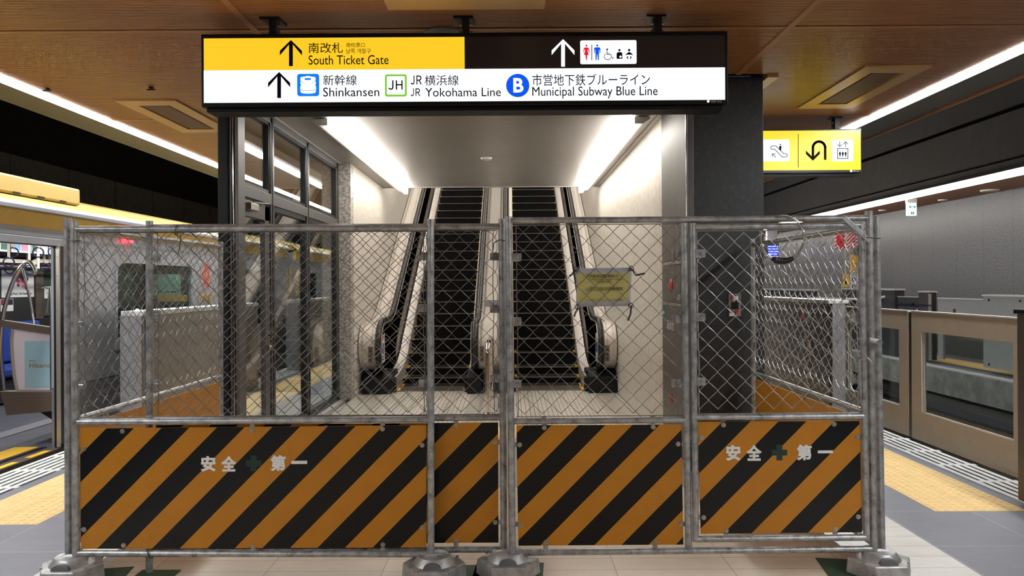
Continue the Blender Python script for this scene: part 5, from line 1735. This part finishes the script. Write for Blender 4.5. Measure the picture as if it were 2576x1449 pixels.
# something to see through the carriage window
MB().box(TX - 2.71, TX - 0.07, 14.31, 14.345, 0.0, 2.11).build('inner_end_wall', 'train_dark', car)
p0, p1 = P(385, 690, 14.3), P(455, 742, 14.3)
ep = MB().box(p0.x, p1.x, 14.30, 14.308, p1.z, p0.z).build('end_wall_poster', pbr('pale_green_poster', lin(150, 190, 176), 0.6), car)
MB().box(p0.x + 0.04, p1.x - 0.04, 14.296, 14.30, p1.z + 0.05, p1.z + 0.07).build('poster_text', 'ink', ep)
p0, p1 = P(395, 742, 14.3), P(470, 758, 14.3)
MB().box(p0.x, p1.x, 14.30, 14.31, p1.z, p0.z).build('end_wall_band', 'amber', car)
MB().box(fx + 0.004, fx + 0.012, 12.75, 13.9, 0.95, 1.75).build('far_window_pane', pbr('dark_green_glass', lin(48, 66, 58), 0.15, 0.1, 0.3, (2, 2, 2)), car)

# ---------------------------------------------------------------- platform screen doors, train side
root = thing('screen_door_housing', 'grey platform screen door housing standing in front of the train window', 'platform door', (-3.85, 9, 0))
MB().box(-3.97, -3.75, 7.72, 11.2, 0.003, 1.20).build('body', 'psd_taupe', root, 0.006)
MB().box(-3.98, -3.74, 7.70, 11.22, 1.20, 1.25).build('top_cover', 'white_metal', root, 0.006)
MB().box(-3.985, -3.765, 7.69, 7.72, 0.003, 1.20).build('end_panel', 'psd_grey', root, 0.004)
MB().box(-3.752, -3.745, 7.735, 7.765, 0.003, 1.18).build('seam_strip', 'blk', root)
MB().box(-3.747, -3.742, 7.78, 7.92, 0.003, 1.19).build('corner_cover', 'psd_grey', root)
MB().lathe((-3.86, 7.80, 1.25), [(0.02, 0), (0.02, 0.008), (0.01, 0.02)], 12).build('indicator_lamp', 'exit_white', root, smooth=True)
root = thing('screen_door_housing', 'far grey screen door housing beside the train behind the glass partition', 'platform door', (-3.85, 15, 0))
MB().box(-3.97, -3.75, 13.4, 16.6, 0.003, 1.20).build('body', 'psd_taupe', root, 0.006)
MB().box(-3.98, -3.74, 13.38, 16.62, 1.20, 1.25).build('top_cover', 'white_metal', root, 0.006)
MB().box(-3.985, -3.765, 13.37, 13.4, 0.003, 1.20).build('end_panel', 'psd_grey', root, 0.004)

# ---------------------------------------------------------------- platform screen doors, empty track side
DX = 3.80


def door_leaf(y0, y1, label, wy0, wy1, group='gold screen door leaves'):
    root = thing('screen_door_leaf', label, 'platform door', (DX + 0.02, (y0 + y1) / 2, 0), group)
    zt, w0, w1 = 1.215, 0.29, 1.035
    fr = MB()
    fr.box(DX, DX + 0.045, y0, wy0, 0.02, zt).box(DX, DX + 0.045, wy1, y1, 0.02, zt).box(DX, DX + 0.045, wy0, wy1, 0.02, w0).box(DX, DX + 0.045, wy0, wy1, w1, zt)
    fr.build('frame', 'gold', root)
    MB().box(DX - 0.004, DX + 0.05, y0, y1, zt, zt + 0.012).build('top_edge', 'white_metal', root)
    g = MB().box(DX + 0.010, DX + 0.014, wy0, wy0 + 0.012, w0, w1).box(DX + 0.010, DX + 0.014, wy1 - 0.03, wy1, w0, w1).box(DX + 0.006, DX + 0.014, wy0, wy1, w0, w0 + 0.008).build('window_bead', 'white_metal', root)
    MB().box(DX + 0.018, DX + 0.024, wy0, wy1, w0, w1).build('window_pane', 'door_glass', root)
    return root


door_leaf(5.10, 7.17, 'gold screen door leaf with a large window, next to the dark housing', 5.72, 7.0)
door_leaf(7.23, 8.72, 'gold screen door leaf half hidden behind the fence corner', 7.40, 8.52)
tag(MB().box(DX + 0.005, DX + 0.04, 7.17, 7.23, 0.02, 1.21).build('door_seal', 'blk'), 'black rubber seal between the two gold screen door leaves', 'seal')
root = thing('screen_door_housing', 'dark bronze screen door housing at the edge of the view', 'platform door', (3.6, 4, 0))
MB().box(3.40, 3.78, 2.9, 5.08, 0.03, 1.28).build('body', 'hydrant', root, 0.008)
MB().box(3.39, 3.79, 2.88, 5.10, 1.28, 1.31).build('top_cover', 'blk', root, 0.004)
MB().box(3.43, 3.78, 2.95, 5.05, 0.003, 0.03).build('plinth', 'blk', root)
root = thing('screen_door_housing', 'charcoal screen door housing with icon stickers behind the side fence', 'platform door', (3.6, 9.3, 0))
MB().box(3.42, 3.60, 8.12, 10.9, 0.003, 1.27).build('body', 'psd_black', root, 0.006)
MB().box(3.40, 3.62, 8.08, 10.95, 1.27, 1.31).build('top_cover', 'white_metal', root, 0.006)
MB().box(3.44, 3.58, 8.085, 8.12, 0.003, 1.27).build('end_panel', 'psd_grey', root, 0.004)
for k, (z, m1) in enumerate(((1.10, 'red'), (0.90, None), (0.78, 'skyblue'), (0.58, None), (0.46, 'navy'), (0.30, None))):
    yy = 8.62
    if m1:
        s = MB().box(3.414, 3.42, yy, yy + 0.20, z - 0.06, z + 0.06).build('sticker', 'paper', root)
        MB().box(3.410, 3.415, yy + 0.20, yy + 0.30, z - 0.06, z + 0.06).build('sticker_icon', m1, root)
        letters('禁止', (3.412, yy + 0.13, z), (0, -1, 0), 0.10, 0.06, 'ink', s, depth=0.001)
    else:
        letters('3-3' if k == 1 else ('車いす' if k == 3 else '開'), (3.416, yy + 0.12, z), (0, -1, 0), 0.16, 0.09, 'white_letter', root, depth=0.001)
root = thing('screen_door_leaf', 'far gold screen door leaf beyond the charcoal housing', 'platform door', (DX, 12, 0))
MB().box(DX, DX + 0.045, 10.98, 13.5, 0.02, 1.215).build('frame', 'gold', root)

# screen doors of the opposite platform, backs towards the track
BX = 7.72
root = thing('rear_screen_door', 'tall light grey screen door back on the opposite platform with bolts along its top', 'platform door', (BX, 10, 0))
MB().box(BX, BX + 0.2, 8.0, 12.35, 0.10, 1.26).build('back_panel', 'psd_back', root)
MB().box(BX - 0.01, BX + 0.21, 8.0, 12.37, 1.26, 1.285).build('top_cover', 'white_metal', root)
mb = MB()
for y in (9.6, 10.2, 10.8, 11.45, 12.2):
    for z in (1.20, 0.16):
        mb.disc((BX, y, z), 0.022, (-1, 0, 0), 0.006, 10)
mb.build('bolt', 'blk', root)
root = thing('rear_screen_door', 'lower light grey door with glass on the opposite platform', 'platform door', (BX, 13, 0))
MB().box(BX + 0.05, BX + 0.10, 12.37, 13.75, 0.80, 1.19).box(BX + 0.05, BX + 0.10, 13.6, 13.75, 0.1, 0.8).build('frame', 'psd_back', root)
MB().box(BX + 0.04, BX + 0.11, 12.37, 13.75, 1.19, 1.21).build('top_edge', 'white_metal', root)
MB().box(BX + 0.072, BX + 0.078, 12.37, 13.6, 0.12, 0.80).build('window_pane', 'door_glass', root)
MB().box(BX + 0.04, BX + 0.05, 13.20, 13.26, 0.86, 1.02).build('recess', 'psd_dark', root)
root = thing('rear_screen_door', 'charcoal door leaf with a blue strap across it on the opposite platform', 'platform door', (BX, 14.6, 0))
MB().box(BX, BX + 0.14, 13.95, 14.30, 0.05, 1.30).box(BX + 0.04, BX + 0.10, 14.30, 15.15, 0.05, 1.20).build('leaf', 'psd_dark', root)
MB().box(BX - 0.005, BX + 0.15, 13.93, 14.32, 1.30, 1.325).box(BX + 0.03, BX + 0.11, 14.32, 15.15, 1.20, 1.21).build('top_edge', 'white_metal', root)
MB().box(BX - 0.012, BX + 0.0, 13.86, 13.95, 0.05, 1.28).build('side_post', 'steel', root)
MB().box(BX - 0.03, BX - 0.018, 13.80, 15.25, 1.05, 1.075).build('blue_strap', 'navy', root)
MB().box(BX - 0.03, BX - 0.02, 14.42, 14.50, 1.03, 1.10).build('strap_buckle', 'blk', root)
MB().lathe((BX - 0.06, 14.25, 0.80), [(0.05, 0), (0.03, 0.05), (0.05, 0.10), (0.04, 0.16), (0.02, 0.18)], 12).build('door_lock', 'chrome', root, smooth=True)
root = thing('rear_screen_door', 'charcoal housing with a white grab handle on the opposite platform', 'platform door', (BX, 16, 0))
MB().box(BX, BX + 0.2, 15.2, 17.6, 0.0, 1.33).build('body', 'psd_dark', root)
MB().box(BX - 0.01, BX + 0.21, 15.18, 17.6, 1.33, 1.36).build('top_cover', 'white_metal', root)
MB().tube([(BX - 0.08, 17.2, 1.12), (BX - 0.08, 15.75, 1.12), (BX - 0.08, 15.62, 1.17), (BX - 0.0, 15.58, 1.20)], 0.025, 8).build('grab_handle', 'white_metal', root, smooth=True)
MB().box(BX - 0.08, BX, 15.85, 16.15, 0.62, 0.85).build('lock_box', 'white_metal', root, 0.01)
MB().disc((BX - 0.08, 15.95, 0.70), 0.05, (-1, 0, 0), 0.02, 12).build('blue_knob', 'seat_blue', root)
root = thing('rear_screen_door', 'distant charcoal housing on the opposite platform behind the fence corner', 'platform door', (BX, 20, 0))
MB().box(BX, BX + 0.2, 19.5, 23.5, 0.0, 1.28).build('body', 'psd_dark', root)
MB().box(BX - 0.01, BX + 0.21, 19.5, 23.5, 1.28, 1.32).build('top_cover', 'white_metal', root)
root = thing('rear_screen_door', 'distant light grey door back on the opposite platform', 'platform door', (BX, 18.6, 0))
MB().box(BX, BX + 0.1, 17.62, 19.48, 0.05, 1.10).build('back_panel', 'psd_back', root)
MB().box(BX - 0.01, BX + 0.11, 17.62, 19.48, 1.10, 1.125).build('top_edge', 'white_metal', root)

# exit sign on the far ceiling
ex0, ex1 = P(2284, 508, 15.0), P(2306, 542, 15.0)
root = thing('exit_sign', 'small lit white exit sign with green arrows under the far ceiling', 'sign', ((ex0.x + ex1.x) / 2, 15, ex1.z))
MB().box(ex0.x, ex1.x, 15.0, 15.08, ex1.z, ex0.z - 0.02).build('lit_face', 'exit_white', root)
MB().box(ex0.x - 0.01, ex1.x + 0.01, 15.005, 15.085, ex0.z - 0.02, ZC).build('mount', 'white_metal', root)
cxm, czm, w = (ex0.x + ex1.x) / 2, ex0.z - 0.10, (ex1.x - ex0.x)
MB().box(cxm - w * 0.36, cxm + w * 0.36, 14.994, 15.0, czm - 0.006, czm + 0.006).poly([(cxm - w * 0.40, 14.994, czm), (cxm - w * 0.2, 14.994, czm + 0.03), (cxm - w * 0.2, 14.994, czm - 0.03)], (0, 0.006, 0)).poly([(cxm + w * 0.40, 14.994, czm), (cxm + w * 0.2, 14.994, czm + 0.03), (cxm + w * 0.2, 14.994, czm - 0.03)], (0, 0.006, 0)).build('arrow_mark', 'exit_green', root)
MB().box(cxm - 0.03, cxm - 0.006, 14.994, 15.0, ex1.z + 0.02, ex1.z + 0.075).box(cxm + 0.006, cxm + 0.03, 14.994, 15.0, ex1.z + 0.02, ex1.z + 0.075).build('door_mark', 'exit_green', root)
# flush fittings in the far ceiling
for (px, py, r, lab) in ((2490, 478, 0.16, 'large round fitting in the ceiling of the opposite platform'), (2381, 502, 0.09, 'small round fitting in the ceiling of the opposite platform near the exit sign'), (2220, 528, 0.09, 'small round fitting in the far ceiling above the fence corner')):
    d = F * (ZC - EYE) / (VY - py + (px - CX) * -math.sin(ROLL))
    p = P(px, py, d)
    o = MB().lathe((min(max(p.x, 7.9), 8.7), d, ZC - 0.03), [(r * 0.5, 0), (r * 0.9, 0.006), (r, 0.03)], 24).build('ceiling_speaker', 'cream', None, smooth=True)
    tag(o, lab, 'ceiling fitting', 'round fittings in the far ceiling')

# departure display far along the opposite platform
d0, d1 = P(1931, 617, 24), P(1958, 648, 24)
root = thing('departure_display', 'blue departure screen hanging far along the opposite platform', 'display', ((d0.x + d1.x) / 2, 24, d1.z))
MB().box(d0.x - 0.04, d1.x + 0.02, 24.0, 24.2, d1.z - 0.02, d0.z + 0.06).build('case', 'blk', root)
MB().box(d0.x, d1.x, 23.985, 24.0, d1.z, d0.z).build('screen', 'screen_blue', root)
mb = MB()
for k in range(5):
    z = d0.z - 0.04 - k * 0.08
    mb.box(d0.x + 0.01, d1.x - 0.01, 23.975, 23.985, z - 0.012, z + 0.012)
mb.build('text_line', 'screen_text', root)
MB().box(d0.x, d1.x - 0.02, 24.02, 24.18, d0.z + 0.06, ZC).build('mount', 'laminate', root)

# warning sign stand, yellow box, notices on the opposite platform
YW = 18.5
w0, w1 = P(2100, 585, YW), P(2160, 626, YW)
root = thing('warning_sign_stand', 'red and white striped warning sign on a thin post on the opposite platform', 'sign', ((w0.x + w1.x) / 2, YW, 0))
pxm = P(2128, 600, YW).x
MB().tube([(pxm, YW + 0.03, 0.01), (pxm, YW + 0.03, w0.z)], 0.015, 8).build('post', 'steel', root, smooth=True)
MB().box(pxm - 0.15, pxm + 0.15, YW - 0.1, YW + 0.16, 0.004, 0.03).build('foot_plate', 'blk', root)
m = stripe_mat('red_white_stripes', 0.0, 0.09, lin(225, 220, 220), lin(190, 22, 44))
for (a, b) in ((w0.x, pxm - 0.02), (pxm + 0.03, w1.x)):
    bd = MB().box(a, b, YW - 0.01, YW + 0.01, w1.z, w0.z).build('striped_board', m, root)
MB().box(w0.x + 0.04, pxm - 0.05, YW - 0.016, YW - 0.01, w1.z + 0.05, w0.z - 0.03).build('red_face', 'red', root)
letters('注意', ((w0.x + 0.04 + pxm - 0.05) / 2, YW - 0.018, (w0.z + w1.z) / 2), (1, 0, 0), 0.14, 0.10, 'maroon', root, depth=0.001)
y0_, y1_ = P(2120, 690, YW), P(2134, 722, YW)
MB().box(y0_.x, y1_.x, YW - 0.08, YW + 0.01, y1_.z, y0_.z).build('yellow_box', 'amber', root, 0.01)
MB().box(y0_.x + 0.02, y0_.x + 0.06, YW - 0.085, YW - 0.08, y1_.z + 0.03, y0_.z - 0.16).build('box_label', 'blk', root)
y0_, y1_ = P(2112, 715, YW), P(2134, 736, YW)
nt_ = MB().box(y0_.x, y1_.x, YW - 0.10, YW - 0.09, y1_.z, y0_.z).build('yellow_notice', 'notice_yellow', root)
MB().box(y0_.x + 0.02, y1_.x - 0.03, YW - 0.103, YW - 0.10, y1_.z + 0.06, y1_.z + 0.075).box(y0_.x + 0.02, y1_.x - 0.03, YW - 0.103, YW - 0.10, y1_.z + 0.11, y1_.z + 0.125).build('text_line', 'ink_olive', nt_)
q0, q1 = P(2140, 640, YW), P(2164, 736, YW)
root = thing('notice_board', 'tall yellow and white notice board on the opposite platform beside the warning stand', 'notice', ((q0.x + q1.x) / 2, YW, 0))
zs = q1.z + (q0.z - q1.z) * 0.57
MB().box(q0.x, q1.x, YW, YW + 0.03, zs, q0.z).build('yellow_part', 'amber', root)
MB().box(q0.x, q1.x, YW, YW + 0.03, q1.z, zs).build('white_part', 'paper', root)
MB().tube([((q0.x + q1.x) / 2, YW + 0.04, 0), ((q0.x + q1.x) / 2, YW + 0.04, q0.z - 0.05)], 0.015, 8).build('post', 'steel', root, smooth=True)
rg = MB()
for z in (q1.z + 0.14, q1.z + 0.32):
    rg.tube([(q0.x + 0.07 + 0.03 * math.cos(t * math.pi / 6), YW - 0.003, z + 0.05 * math.sin(t * math.pi / 6)) for t in range(12)], 0.012, 5, True)
rg.build('blue_mark', 'seat_blue', root)
letters('ご案内', ((q0.x + q1.x) / 2, YW - 0.002, zs + 0.16), (1, 0, 0), 0.16, 0.08, 'ink_olive', root, depth=0.001)
mb = MB()
for k in range(3):
    mb.box(q0.x + 0.03, q1.x - 0.03, YW - 0.002, YW, zs - 0.05 - 0.03 * k, zs - 0.04 - 0.03 * k)
mb.build('text_line', 'ink_olive', root)
